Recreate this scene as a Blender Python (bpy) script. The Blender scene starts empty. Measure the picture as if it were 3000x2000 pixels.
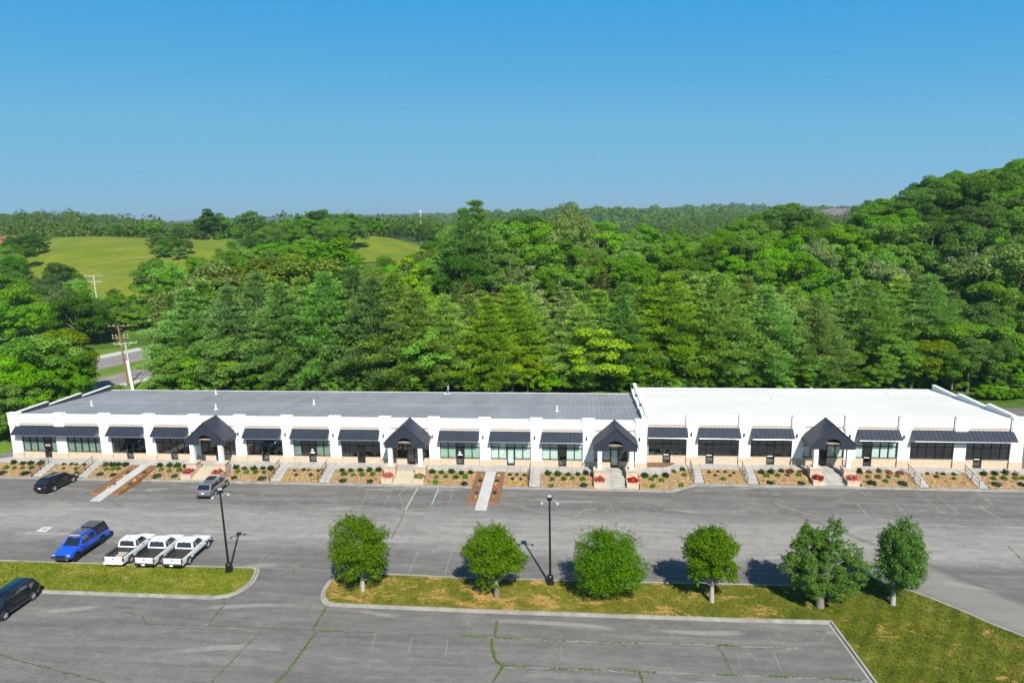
import bpy, bmesh, math, random
import numpy as np
from mathutils import Vector, Matrix
R = math.radians
scene = bpy.context.scene
col = scene.collection
rnd = random.Random(7)

# ------------------------------------------------------------------ camera, light, exposure
F_PX, PITCH, ROLL, YAW = 2004.47, 0.1784, -0.0177, -0.0989
CAM = np.array([72.302, -78.373, 30.238])
FW = np.array([math.sin(YAW)*math.cos(PITCH), math.cos(YAW)*math.cos(PITCH), -math.sin(PITCH)])
RT0 = np.array([math.cos(YAW), -math.sin(YAW), 0.0]); UP0 = np.cross(RT0, FW)
RT = RT0*math.cos(ROLL)+UP0*math.sin(ROLL); UP = -RT0*math.sin(ROLL)+UP0*math.cos(ROLL)
FWH = np.array([math.sin(YAW), math.cos(YAW), 0.0])
cd = bpy.data.cameras.new('camera'); cam = bpy.data.objects.new('camera', cd); col.objects.link(cam)
cam.matrix_world = Matrix(((RT[0], UP[0], -FW[0], CAM[0]), (RT[1], UP[1], -FW[1], CAM[1]), (RT[2], UP[2], -FW[2], CAM[2]), (0, 0, 0, 1)))
cd.sensor_width = 36; cd.lens = 36*F_PX/3000; cd.clip_start = .5; cd.clip_end = 40000
scene.camera = cam
scene.view_settings.view_transform = 'Standard'; scene.view_settings.look = 'None'
scene.view_settings.exposure = 0.6; scene.view_settings.gamma = 1.0
scene.view_settings.use_curve_mapping = False
SUN_EL, SUN_AZ = 44.0, 159.5
w = bpy.data.worlds.new('World'); scene.world = w; w.use_nodes = True
nt = w.node_tree; bg = nt.nodes['Background']
sky = nt.nodes.new('ShaderNodeTexSky'); sky.sky_type = 'NISHITA'; sky.sun_disc = False
sky.sun_elevation = R(SUN_EL); sky.sun_rotation = R(SUN_AZ); sky.altitude = 300
sky.air_density = .75; sky.dust_density = 0.0; sky.ozone_density = 3.0
sp = nt.nodes.new('ShaderNodeSeparateColor'); nt.links.new(sky.outputs[0], sp.inputs[0])
dv = nt.nodes.new('ShaderNodeMath'); dv.operation = 'MULTIPLY'; dv.inputs[1].default_value = 1/12; dv.use_clamp = True; nt.links.new(sp.outputs[1], dv.inputs[0])
rp_sky = nt.nodes.new('ShaderNodeValToRGB'); el = rp_sky.color_ramp.elements   # the camera's colour response to the clear sky
while len(el) < 6: el.new(.5)
for k_, (p_, c_) in enumerate([(0, (.03, .09, .17)), (.15, (.036, .15, .30)), (.21, (.036, .265, .54)), (.416, (.115, .345, .535)), (.78, (.172, .370, .522)), (1, (.19, .38, .51))]):
    el[k_].position = p_; el[k_].color = (*c_, 1)
nt.links.new(dv.outputs[0], rp_sky.inputs[0])
vs_ = nt.nodes.new('ShaderNodeVectorMath'); vs_.operation = 'SCALE'; vs_.inputs['Scale'].default_value = 9.1
nt.links.new(rp_sky.outputs[0], vs_.inputs[0]); nt.links.new(vs_.outputs[0], bg.inputs[0]); bg.inputs[1].default_value = 0.1
sd = bpy.data.lights.new('sun', 'SUN'); sd.energy = 5.0; sd.angle = R(.55); sd.color = (1, .95, .86)
sun = bpy.data.objects.new('sun', sd); col.objects.link(sun)
sv = Vector((math.sin(R(SUN_AZ))*math.cos(R(SUN_EL)), math.cos(R(SUN_AZ))*math.cos(R(SUN_EL)), math.sin(R(SUN_EL))))
sun.rotation_euler = sv.to_track_quat('Z', 'Y').to_euler(); sun.location = (60, -80, 80)
cy = scene.cycles
cy.max_bounces = 6; cy.diffuse_bounces = 3; cy.glossy_bounces = 3; cy.transmission_bounces = 4; cy.transparent_max_bounces = 8
cy.volume_bounces = 0; cy.caustics_reflective = False; cy.caustics_refractive = False

# ------------------------------------------------------------------ photo geometry helpers (source photo is 3000 x 2000)
def ray(x, y): return FW + RT*(x-1500)/F_PX - UP*(y-1000)/F_PX
def atz(x, y, z=0.0):
    d = ray(x, y); return CAM + d*((z-CAM[2])/d[2])
def aty(x, y, Y=0.0):
    d = ray(x, y); return CAM + d*((Y-CAM[1])/d[1])
def atd(x, y, D):
    d = ray(x, y); return CAM + d*(D/float(d@FWH))
CR = {'A': (0, 1100, 3.136), 'B': (700, 1100, 3.136), 'C': (1350, 1100, 3.136), 'D': (1750, 1100, 3.136), 'E': (2250, 1100, 3.136),
      'F': (0, 1350, 3.136), 'G': (700, 1400, 2.6133), 'H': (1350, 1400, 2.6138), 'I': (2100, 1400, 2.6133), 'J': (0, 1500, 2.138)}
def cr(k, x, y): o = CR[k]; return o[0]+x/o[2], o[1]+y/o[2]

# ------------------------------------------------------------------ object helpers
def tag(o, label=None, cat=None, group=None, kind=None):
    if label: o['label'] = label
    if cat: o['category'] = cat
    if group: o['group'] = group
    if kind: o['kind'] = kind
    return o
def empty(name, loc, label=None, cat=None, group=None, rz=0.0):
    o = bpy.data.objects.new(name, None); col.objects.link(o); o.empty_display_size = .3
    o.location = loc; o.rotation_euler = (0, 0, rz); return tag(o, label, cat, group)
def world_off(p):
    v = Vector((0, 0, 0))
    while p is not None: v += p.location; p = p.parent
    return v
class MB:
    def __init__(s): s.v = []; s.f = []; s.m = []
    def add(s, vs, fs, m=0):
        b = len(s.v); s.v += [tuple(map(float, q)) for q in vs]; s.f += [tuple(b+i for i in f) for f in fs]; s.m += [m]*len(fs); return s
    def box(s, x0, x1, y0, y1, z0, z1, m=0):
        return s.add([(x0,y0,z0),(x1,y0,z0),(x1,y1,z0),(x0,y1,z0),(x0,y0,z1),(x1,y0,z1),(x1,y1,z1),(x0,y1,z1)],
              [(0,3,2,1),(4,5,6,7),(0,1,5,4),(1,2,6,5),(2,3,7,6),(3,0,4,7)], m)
    def hexa(s, b, t, m=0):
        return s.add(list(b)+list(t), [(0,3,2,1),(4,5,6,7),(0,1,5,4),(1,2,6,5),(2,3,7,6),(3,0,4,7)], m)
    def prism(s, poly, z0, z1, m=0):
        n = len(poly)
        zz = z0 if callable(z0) else (lambda x, y: z0); z2 = z1 if callable(z1) else (lambda x, y: z1)
        vs = [(x, y, zz(x, y)) for x, y in poly]+[(x, y, z2(x, y)) for x, y in poly]
        return s.add(vs, [tuple(range(n))[::-1], tuple(range(n, 2*n))]+[(i, (i+1) % n, n+(i+1) % n, n+i) for i in range(n)], m)
    def extr_y(s, poly, y0, y1, m=0):
        n = len(poly)
        vs = [(x, y0, z) for x, z in poly]+[(x, y1, z) for x, z in poly]
        return s.add(vs, [tuple(range(n)), tuple(range(n, 2*n))[::-1]]+[(i, n+i, n+(i+1) % n, (i+1) % n) for i in range(n)], m)
    def tube(s, pts, r, n=8, m=0, caps=True):
        pts = [Vector(p) for p in pts]; rs = r if isinstance(r, (list, tuple)) else [r]*len(pts)
        vs = []; fs = []
        for i, p in enumerate(pts):
            a = pts[max(i-1, 0)]; b = pts[min(i+1, len(pts)-1)]; d = (b-a).normalized()
            u = d.cross(Vector((0, 0, 1)) if abs(d.z) < .9 else Vector((1, 0, 0))).normalized(); v = d.cross(u)
            for k in range(n):
                t = 2*math.pi*k/n; vs.append(p+(u*math.cos(t)+v*math.sin(t))*rs[i])
        for i in range(len(pts)-1):
            for k in range(n): fs.append((i*n+k, i*n+(k+1) % n, (i+1)*n+(k+1) % n, (i+1)*n+k))
        if caps: fs.append(tuple(range(n))[::-1]); fs.append(tuple(range((len(pts)-1)*n, len(pts)*n)))
        return s.add(vs, fs, m)
    def lathe(s, prof, c=(0,0,0), axis='z', n=16, m=0):
        vs = []; fs = []
        for (r, h) in prof:
            for k in range(n):
                t = 2*math.pi*k/n; a, b = r*math.cos(t), r*math.sin(t)
                vs.append({'z': (c[0]+a, c[1]+b, c[2]+h), 'x': (c[0]+h, c[1]+a, c[2]+b), 'y': (c[0]+a, c[1]+h, c[2]+b)}[axis])
        for i in range(len(prof)-1):
            for k in range(n): fs.append((i*n+k, i*n+(k+1) % n, (i+1)*n+(k+1) % n, (i+1)*n+k))
        fs.append(tuple(range(n))[::-1]); fs.append(tuple(range((len(prof)-1)*n, len(prof)*n)))
        return s.add(vs, fs, m)
    def loft(s, rings, m=0, caps=True):
        n = len(rings[0]); vs = [p for r in rings for p in r]; fs = []
        for i in range(len(rings)-1):
            for k in range(n): fs.append((i*n+k, (i+1)*n+k, (i+1)*n+(k+1) % n, i*n+(k+1) % n))
        if caps: fs.append(tuple(range(n))); fs.append(tuple(range((len(rings)-1)*n, len(rings)*n))[::-1])
        return s.add(vs, fs, m)
    def build(s, name, mats, parent=None, smooth=False, bevel=0, world=True, fix=True):
        """world=True: the vertices are world coordinates and are made local to the parent's base"""
        off = world_off(parent) if (parent is not None and world) else Vector((0, 0, 0))
        me = bpy.data.meshes.new(name)
        me.from_pydata([(a-off.x, b-off.y, c-off.z) for a, b, c in s.v], [], s.f)
        if not isinstance(mats, (list, tuple)): mats = [mats]
        for q in mats: me.materials.append(q)
        if len(mats) > 1: me.polygons.foreach_set('material_index', s.m)
        if fix or bevel:
            bm = bmesh.new(); bm.from_mesh(me)
            if fix: bmesh.ops.recalc_face_normals(bm, faces=bm.faces)
            if bevel:
                es = [e for e in bm.edges if len(e.link_faces) == 2 and e.calc_face_angle(0) > .6]
                bmesh.ops.bevel(bm, geom=es, offset=bevel, segments=1, affect='EDGES', profile=.5)
            bm.to_mesh(me); bm.free()
        if smooth:
            me.polygons.foreach_set('use_smooth', [True]*len(me.polygons))
            try: me.set_sharp_from_angle(angle=R(38))
            except Exception: pass
        me.update()
        o = bpy.data.objects.new(name, me); col.objects.link(o)
        if parent is not None: o.parent = parent
        return o
def copy_tree(o, parent=None):
    c = o.copy(); col.objects.link(c); c.parent = parent
    for ch in list(o.children): copy_tree(ch, c)
    return c

# ------------------------------------------------------------------ materials
M = {}
def newmat(name):
    m = bpy.data.materials.new(name); m.use_nodes = True; M[name] = m
    t = m.node_tree; return m, t, t.nodes['Principled BSDF']
def plain(name, c, rough=.6, metal=0.0, spec=.5, coat=0.0, noise=.06, scale=3.0):
    m, t, b = newmat(name)
    b.inputs['Roughness'].default_value = rough; b.inputs['Metallic'].default_value = metal
    b.inputs['Specular IOR Level'].default_value = spec
    if coat: b.inputs['Coat Weight'].default_value = coat; b.inputs['Coat Roughness'].default_value = .05
    if noise:
        tc = t.nodes.new('ShaderNodeTexCoord'); n = t.nodes.new('ShaderNodeTexNoise'); n.inputs['Scale'].default_value = scale; n.inputs['Detail'].default_value = 5
        r = ramp(t, n.outputs['Fac'], [(.3, tuple(x*(1-noise) for x in c)), (.7, tuple(min(1, x*(1+noise)) for x in c))])
        t.links.new(tc.outputs['Object'], n.inputs['Vector']); t.links.new(r, b.inputs['Base Color'])
    else: b.inputs['Base Color'].default_value = (*c, 1)
    return m
def ramp(t, src, stops, interp='LINEAR'):
    r = t.nodes.new('ShaderNodeValToRGB'); r.color_ramp.interpolation = interp; e = r.color_ramp.elements
    while len(e) < len(stops): e.new(.5)
    for k, (p, c) in enumerate(stops): e[k].position = p; e[k].color = (*c, 1) if len(c) == 3 else c
    t.links.new(src, r.inputs[0]); return r.outputs[0]
def noise(t, vec, scale, detail=4, rough=.55, dist=0.0, out='Fac'):
    n = t.nodes.new('ShaderNodeTexNoise'); n.inputs['Scale'].default_value = scale; n.inputs['Detail'].default_value = detail
    n.inputs['Roughness'].default_value = rough; n.inputs['Distortion'].default_value = dist
    t.links.new(vec, n.inputs['Vector']); return n.outputs[out]
def mapping(t, vec, scale=(1,1,1), rot=(0,0,0), loc=(0,0,0)):
    m = t.nodes.new('ShaderNodeMapping'); m.inputs['Scale'].default_value = scale; m.inputs['Rotation'].default_value = rot; m.inputs['Location'].default_value = loc
    t.links.new(vec, m.inputs['Vector']); return m.outputs[0]
def mix(t, fac, a, b, mode='MIX'):
    n = t.nodes.new('ShaderNodeMix'); n.data_type = 'RGBA'; n.blend_type = mode
    for s, k in ((fac, 0), (a, 6), (b, 7)):
        if hasattr(s, 'links'): t.links.new(s, n.inputs[k])
        elif k == 0: n.inputs[0].default_value = s
        else: n.inputs[k].default_value = (*s, 1)
    return n.outputs[2]
def mth(t, op, a, b=None, clamp=False):
    n = t.nodes.new('ShaderNodeMath'); n.operation = op; n.use_clamp = clamp
    for s, k in ((a, 0), (b, 1)):
        if s is None: continue
        if hasattr(s, 'links'): t.links.new(s, n.inputs[k])
        else: n.inputs[k].default_value = s
    return n.outputs[0]
def geo(t): return t.nodes.new('ShaderNodeNewGeometry').outputs['Position']
def bump(t, b, src, strength=.3, dist=.02):
    n = t.nodes.new('ShaderNodeBump'); n.inputs['Strength'].default_value = strength; n.inputs['Distance'].default_value = dist
    t.links.new(src, n.inputs['Height']); t.links.new(n.outputs[0], b.inputs['Normal'])

def mat_asphalt():
    m, t, b = newmat('asphalt'); P = geo(t)
    sep = t.nodes.new('ShaderNodeSeparateXYZ'); t.links.new(P, sep.inputs[0])
    big = noise(t, mapping(t, P, (.05, .16, .1)), 1.0, 8, .7, .6)
    st = noise(t, mapping(t, P, (.10, .9, 1), (0, 0, R(-3))), 1.0, 6, .65, .5)
    fine = noise(t, P, 9.0, 6, .7)
    blot = noise(t, mapping(t, P, (.35, .35, .35)), 1.0, 7, .7, 1.2)
    # driving lane polished pale; stalls darker with old sealer (wear, in bands along the lot)
    yy = mth(t, 'ADD', sep.outputs['Y'], mth(t, 'MULTIPLY', mth(t, 'SUBTRACT', big, .5), 9.0))
    yn = mth(t, 'DIVIDE', mth(t, 'ADD', yy, 60.0), 60.0, True)
    def pos(y): return (y+60)/60
    band = ramp(t, yn, [(pos(-60), (.145,)*3), (pos(-42), (.145,)*3), (pos(-35), (.135,)*3), (pos(-30), (.125,)*3), (pos(-25), (.115,)*3), (pos(-21.5), (.13,)*3),
                        (pos(-18.5), (.31,)*3), (pos(-14), (.29,)*3), (pos(-10), (.125,)*3), (pos(-3), (.11,)*3)])
    c = mix(t, .45, band, ramp(t, st, [(.33, (.085,)*3), (.5, (.15,)*3), (.68, (.24,)*3)]))
    c = mix(t, ramp(t, blot, [(.60, (0, 0, 0)), (.70, (.28,)*3)]), c, (.31, .305, .29))
    c = mix(t, ramp(t, noise(t, mapping(t, P, (.22, .5, .3), loc=(9, 3, 0)), 1.0, 8, .75, .8), [(.32, (.45,)*3), (.44, (0,)*3)]), c, (.085, .085, .085))
    mot = noise(t, mapping(t, P, (.75, 1.1, 1), (0, 0, R(20))), 1.0, 9, .78, .9)
    c = mix(t, .62, c, ramp(t, mot, [(.34, (.37,)*3), (.5, (.49,)*3), (.66, (.63,)*3)]), 'OVERLAY')
    front = ramp(t, yn, [(pos(-12.5), (0,)*3), (pos(-9.5), (1,)*3)])
    eff = ramp(t, noise(t, mapping(t, P, (.55, .8, 1), (0, 0, R(-25)), (3, 7, 0)), 1.0, 9, .72, 1.6), [(.56, (0,)*3), (.66, (.55,)*3)])
    c = mix(t, mth(t, 'MULTIPLY', eff, front), c, (.27, .265, .25))
    # pale worn exit lane sweeping out at the right, with a dark seam along its far edge
    A_, B_ = atz(*cr('I', 900, 470)), atz(*cr('I', 2352, 1040)); dx_, dy_ = B_[0]-A_[0], B_[1]-A_[1]; ln = math.hypot(dx_, dy_); nx_, ny_ = -dy_/ln, dx_/ln
    dd = mth(t, 'ADD', mth(t, 'ADD', mth(t, 'MULTIPLY', sep.outputs['X'], nx_), mth(t, 'MULTIPLY', sep.outputs['Y'], ny_)), -(A_[0]*nx_+A_[1]*ny_))
    dn = mth(t, 'ADD', mth(t, 'DIVIDE', mth(t, 'ADD', dd, mth(t, 'MULTIPLY', mth(t, 'SUBTRACT', big, .5), 2.0)), 12.0), .5, True)
    right = ramp(t, mth(t, 'DIVIDE', mth(t, 'SUBTRACT', sep.outputs['X'], 88.0), 14.0, True), [(0, (0,)*3), (1, (1,)*3)])
    c = mix(t, mth(t, 'MULTIPLY', right, ramp(t, dn, [(.14, (0,)*3), (.32, (.55,)*3), (.58, (.55,)*3), (.66, (0,)*3)])), c, (.25, .245, .235))
    c = mix(t, mth(t, 'MULTIPLY', right, ramp(t, dn, [(.635, (0,)*3), (.655, (.8,)*3), (.685, (.8,)*3), (.71, (0,)*3)])), c, (.12, .118, .115))
    # thin curved scuffs
    wv = t.nodes.new('ShaderNodeTexWave'); wv.wave_type = 'RINGS'; wv.inputs['Scale'].default_value = .055; wv.inputs['Distortion'].default_value = 7; wv.inputs['Detail'].default_value = 3; wv.inputs['Detail Scale'].default_value = .5
    t.links.new(P, wv.inputs['Vector'])
    sc = ramp(t, wv.outputs['Fac'], [(.965, (0,)*3), (.99, (.35,)*3)])
    c = mix(t, mth(t, 'MULTIPLY', sc, ramp(t, noise(t, P, .12), [(.5, (0,)*3), (.62, (1,)*3)])), c, (.38, .38, .37))
    c = mix(t, .9, c, ramp(t, fine, [(.28, (.36,)*3), (.72, (.64,)*3)]), 'OVERLAY')
    c = mix(t, 1.0, c, (1.03, .975, .915), 'MULTIPLY')
    t.links.new(c, b.inputs['Base Color']); b.inputs['Roughness'].default_value = .85; b.inputs['Specular IOR Level'].default_value = .3
    bump(t, b, noise(t, P, 40, 3), .25, .01)
mat_asphalt()
def mat_concrete(name, c1, c2, joint=None):
    m, t, b = newmat(name); P = geo(t)
    c = ramp(t, noise(t, P, .9, 7, .65, .4), [(.3, c1), (.7, c2)])
    c = mix(t, .5, c, ramp(t, noise(t, P, 14, 4), [(.3, (.42,)*3), (.7, (.58,)*3)]), 'OVERLAY')
    if joint:
        sep = t.nodes.new('ShaderNodeSeparateXYZ'); t.links.new(P, sep.inputs[0])
        fr = mth(t, 'FRACT', mth(t, 'DIVIDE', sep.outputs[0], joint))
        c = mix(t, mth(t, 'LESS_THAN', fr, .025), c, (.12, .115, .11))
    t.links.new(c, b.inputs['Base Color']); b.inputs['Roughness'].default_value = .85
    bump(t, b, noise(t, P, 30, 3), .2, .01)
mat_concrete('concrete', (.30, .29, .27), (.43, .41, .38), 1.52)
mat_concrete('concrete_plain', (.36, .355, .34), (.46, .45, .43))
mat_concrete('concrete_warm', (.42, .36, .27), (.52, .45, .34))
mat_concrete('kerb', (.20, .19, .17), (.36, .34, .31))
def mat_brick(name, cols, mortar, scale=1.0, bw=.30, rh=.10, b0=.25):
    m, t, b = newmat(name); P = geo(t)
    sep = t.nodes.new('ShaderNodeSeparateXYZ'); t.links.new(P, sep.inputs[0])
    cb = t.nodes.new('ShaderNodeCombineXYZ'); t.links.new(mth(t, 'ADD', sep.outputs[0], sep.outputs[1]), cb.inputs[0]); t.links.new(sep.outputs[2], cb.inputs[1])
    br = t.nodes.new('ShaderNodeTexBrick'); br.inputs['Scale'].default_value = scale; br.inputs['Brick Width'].default_value = bw; br.inputs['Row Height'].default_value = rh
    br.inputs['Mortar Size'].default_value = .008; br.inputs['Color1'].default_value = (*cols[0], 1); br.inputs['Color2'].default_value = (*cols[1], 1); br.inputs['Mortar'].default_value = (*mortar, 1)
    t.links.new(cb.outputs[0], br.inputs['Vector'])
    c = mix(t, .55, br.outputs['Color'], ramp(t, noise(t, mapping(t, P, (2.2, 2.2, 6)), 1, 4, .7), [(.3, cols[2]), (.5, cols[0]), (.7, cols[3])]))
    t.links.new(c, b.inputs['Base Color']); b.inputs['Roughness'].default_value = .85
    bump(t, b, br.outputs['Fac'], .3, -.01)
mat_brick('tan_brick', ((.50, .38, .27), (.62, .50, .37), (.40, .25, .17), (.66, .56, .43)), (.5, .43, .34))
mat_brick('brown_brick', ((.40, .28, .20), (.50, .38, .28), (.30, .19, .13), (.55, .44, .34)), (.5, .42, .34))
mat_brick('white_brick', ((.80, .80, .785), (.82, .82, .81), (.76, .76, .74), (.83, .83, .82)), (.73, .73, .72))
def mat_white():
    m, t, b = newmat('white_stucco'); P = geo(t)
    c = ramp(t, noise(t, mapping(t, P, (.6, .6, .25)), 1, 6, .7), [(.25, (.76, .76, .745)), (.6, (.83, .83, .82))])
    t.links.new(c, b.inputs['Base Color']); b.inputs['Roughness'].default_value = .8; b.inputs['Specular IOR Level'].default_value = .2
    bump(t, b, noise(t, P, 25, 3), .15, .01)
mat_white()
def mat_roof_grey():
    m, t, b = newmat('grey_metal_roof'); P = geo(t)
    sep = t.nodes.new('ShaderNodeSeparateXYZ'); t.links.new(P, sep.inputs[0]); X, Y = sep.outputs[0], sep.outputs[1]
    c = ramp(t, noise(t, mapping(t, P, (.06, .12, 1)), 1, 6, .6, .5), [(.3, (.235, .245, .265)), (.7, (.31, .32, .34))])
    c = mix(t, .35, c, ramp(t, noise(t, mapping(t, P, (.35, .06, 1)), 1, 5, .6), [(.35, (.20, .205, .22)), (.65, (.36, .37, .39))]))
    # white sealant dabs over the fasteners, thick to the left
    fx = mth(t, 'ABSOLUTE', mth(t, 'SUBTRACT', mth(t, 'FRACT', mth(t, 'DIVIDE', X, .61)), .5)); fy = mth(t, 'ABSOLUTE', mth(t, 'SUBTRACT', mth(t, 'FRACT', mth(t, 'DIVIDE', Y, 1.52)), .5))
    dab = mth(t, 'MULTIPLY', mth(t, 'LESS_THAN', fx, .16), mth(t, 'LESS_THAN', fy, .045))
    keep = ramp(t, noise(t, mapping(t, P, (.5, .5, 1)), 1, 3, .8), [(.45, (0,)*3), (.62, (1,)*3)])
    left = ramp(t, mth(t, 'DIVIDE', X, 80.0, True), [(0, (1,)*3), (.35, (.75,)*3), (.7, (.12,)*3), (1, (.05,)*3)])
    c = mix(t, mth(t, 'MULTIPLY', mth(t, 'MULTIPLY', dab, keep), left), c, (.78, .79, .8))
    seam = mth(t, 'LESS_THAN', mth(t, 'ABSOLUTE', mth(t, 'SUBTRACT', Y, 10.1)), .07)
    c = mix(t, mth(t, 'MULTIPLY', seam, ramp(t, noise(t, mapping(t, P, (1.2, .1, 1)), 1, 4, .8), [(.35, (.15,)*3), (.6, (.85,)*3)])), c, (.72, .73, .74))
    t.links.new(c, b.inputs['Base Color']); b.inputs['Roughness'].default_value = .55; b.inputs['Metallic'].default_value = .15
mat_roof_grey()
def mat_roof_white():
    m, t, b = newmat('white_membrane_roof'); P = geo(t)
    c = ramp(t, noise(t, mapping(t, P, (.08, .18, 1)), 1, 6, .6, .8), [(.25, (.56, .555, .54)), (.6, (.63, .62, .60))])
    sep = t.nodes.new('ShaderNodeSeparateXYZ'); t.links.new(P, sep.inputs[0])
    fr = mth(t, 'FRACT', mth(t, 'DIVIDE', sep.outputs[0], 3.05))
    c = mix(t, mth(t, 'MULTIPLY', mth(t, 'LESS_THAN', fr, .03), .35), c, (.6, .61, .62))
    t.links.new(c, b.inputs['Base Color']); b.inputs['Roughness'].default_value = .8; b.inputs['Specular IOR Level'].default_value = .2
mat_roof_white()
plain('black_metal', (.034, .042, .060), .38, .3, .5, 0, .12, .8)
plain('black_trim_lit', (.075, .08, .10), .35, .3)  # lightened so porch battens and seams carry a painted highlight
plain('black_frame', (.012, .013, .015), .4)
plain('pole_black', (.012, .012, .013), .35)
plain('white_trim', (.8, .8, .79), .6)
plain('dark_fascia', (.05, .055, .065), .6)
plain('door_dark', (.012, .012, .013), .12, 0, .6)
plain('interior', (.16, .15, .135), .8)
plain('blind_mid', (.50, .62, .54), .8, noise=.1)
plain('blind_green_dim', (.26, .34, .28), .8, noise=.1)  # green blinds darkened in colour for bays that get less light
plain('blind_white', (.80, .86, .84), .8)
plain('pipe_white', (.8, .8, .8), .5)
plain('dish_grey', (.6, .62, .64), .4)
plain('sign_white', (.85, .85, .85), .5); plain('sign_red', (.6, .05, .08), .5)
plain('silver_metal', (.55, .56, .58), .3, .8)
plain('lamp_glass', (.45, .52, .56), .12, .2, .8)
plain('wood_pole', (.23, .13, .07), .9, noise=.25, scale=2); plain('grey_pole', (.50, .49, .45), .8, noise=.2)
plain('boulder', (.52, .42, .32), .9, noise=.25); plain('paint_white', (.50, .50, .48), .7, noise=.15, scale=2)
plain('paint_faint', (.21, .21, .20), .8, noise=.2, scale=1.5); plain('track', (.24, .20, .09), .9, noise=.2)
plain('paint_blue', (.28, .42, .5), .8, noise=.2)
plain('paint_yellow', (.62, .36, .06), .8, noise=.2)
plain('crack_dark', (.085, .083, .08), .95, noise=.3); plain('crack_pale', (.26, .25, .21), .95, noise=.25)
plain('weed', (.045, .13, .012), .8, noise=.4, scale=1.5)
plain('edging', (.30, .12, .045), .8, noise=.25, scale=3)
plain('road_grey', (.21, .19, .185), .85, noise=.12, scale=.4)
plain('shoulder', (.44, .43, .41), .85, noise=.1)
plain('bark', (.20, .17, .14), .9, noise=.3, scale=5); plain('bark_pale', (.34, .32, .28), .9, noise=.35, scale=6)
plain('brick_red', (.4, .12, .06), .8); plain('gravel_grey', (.15, .13, .13), .9, noise=.3, scale=.05)
def mat_glass(name, tint, gloss_rough=.02):
    m, t, b = newmat(name); t.nodes.remove(b); out = t.nodes['Material Output']
    tr = t.nodes.new('ShaderNodeBsdfTransparent'); tr.inputs[0].default_value = (*tint, 1)
    gl = t.nodes.new('ShaderNodeBsdfGlossy'); gl.inputs['Roughness'].default_value = gloss_rough; gl.inputs[0].default_value = (.9, .95, 1, 1)
    g = t.nodes.new('ShaderNodeNewGeometry'); dt = t.nodes.new('ShaderNodeVectorMath'); dt.operation = 'DOT_PRODUCT'
    t.links.new(g.outputs['Incoming'], dt.inputs[0]); t.links.new(g.outputs['Normal'], dt.inputs[1])
    fac = mth(t, 'ADD', .15, mth(t, 'MULTIPLY', mth(t, 'POWER', mth(t, 'SUBTRACT', 1.0, mth(t, 'ABSOLUTE', dt.outputs['Value'])), 4.0), .85), True)
    mx = t.nodes.new('ShaderNodeMixShader'); t.links.new(fac, mx.inputs[0]); t.links.new(tr.outputs[0], mx.inputs[1]); t.links.new(gl.outputs[0], mx.inputs[2])
    t.links.new(mx.outputs[0], out.inputs[0])
mat_glass('shop_glass', (.80, .90, .85))
plain('car_glass', (.012, .014, .017), .04, 0, .9, .6, noise=0)
def mat_gravel():
    m, t, b = newmat('gravel_stones'); P = geo(t)
    v = t.nodes.new('ShaderNodeTexVoronoi'); v.inputs['Scale'].default_value = 9; t.links.new(P, v.inputs['Vector'])
    sp = t.nodes.new('ShaderNodeSeparateColor'); t.links.new(v.outputs['Color'], sp.inputs[0])
    c = ramp(t, sp.outputs[0], [(0, (.18, .10, .035)), (.25, (.28, .165, .065)), (.6, (.36, .225, .10)), (.85, (.44, .30, .155)), (1, (.58, .46, .30))])
    c = mix(t, ramp(t, v.outputs['Distance'], [(.35, (0,)*3), (.75, (.6,)*3)]), c, (.17, .10, .05))
    t.links.new(c, b.inputs['Base Color']); b.inputs['Roughness'].default_value = .9
    bump(t, b, mth(t, 'SUBTRACT', 1.0, v.outputs['Distance']), .8, .08)
mat_gravel()
plain('mulch', (.17, .085, .05), .95, noise=.45, scale=9)
def mat_grass(name, g1, g2, g3, tan, tan_lo=.58, tan_hi=.66, sc=1.0, stripes=False):
    m, t, b = newmat(name); P = geo(t)
    c = ramp(t, noise(t, P, .45*sc, 7, .7, .3), [(.28, g1), (.5, g2), (.72, g3)])
    c = mix(t, .75, c, ramp(t, noise(t, P, 5.0*sc, 7, .85), [(.32, (.27,)*3), (.5, (.5,)*3), (.68, (.73,)*3)]), 'OVERLAY')
    if stripes:
        wv = t.nodes.new('ShaderNodeTexWave'); wv.inputs['Scale'].default_value = .28; wv.inputs['Distortion'].default_value = 1.5; wv.inputs['Detail'].default_value = 2
        t.links.new(mapping(t, P, rot=(0, 0, R(32))), wv.inputs['Vector'])
        c = mix(t, .30, c, ramp(t, wv.outputs['Fac'], [(.2, (.34,)*3), (.8, (.62,)*3)]), 'OVERLAY')
    f = ramp(t, noise(t, mapping(t, P, (.32*sc, .5*sc, 1)), 1, 6, .65, .5), [(tan_lo, (0,)*3), (tan_hi, (1,)*3)])
    f2 = mth(t, 'MULTIPLY', f, ramp(t, noise(t, P, 4*sc, 5, .8), [(.38, (.1,)*3), (.6, (1,)*3)]))
    c = mix(t, f2, c, tan)
    t.links.new(c, b.inputs['Base Color']); b.inputs['Roughness'].default_value = .9; b.inputs['Specular IOR Level'].default_value = .2
    bump(t, b, noise(t, P, 12*sc, 5, .8), .7, .06)
mat_grass('lawn_green', (.065, .105, .004), (.135, .160, .009), (.24, .225, .035), (.36, .28, .09), .55, .72)
mat_grass('lawn_dry', (.09, .12, .014), (.19, .18, .03), (.28, .23, .06), (.55, .30, .09), .53, .60)
mat_grass('lawn_mown', (.055, .10, .007), (.11, .15, .012), (.18, .19, .025), (.36, .26, .10), .66, .74, .8, True)
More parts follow.
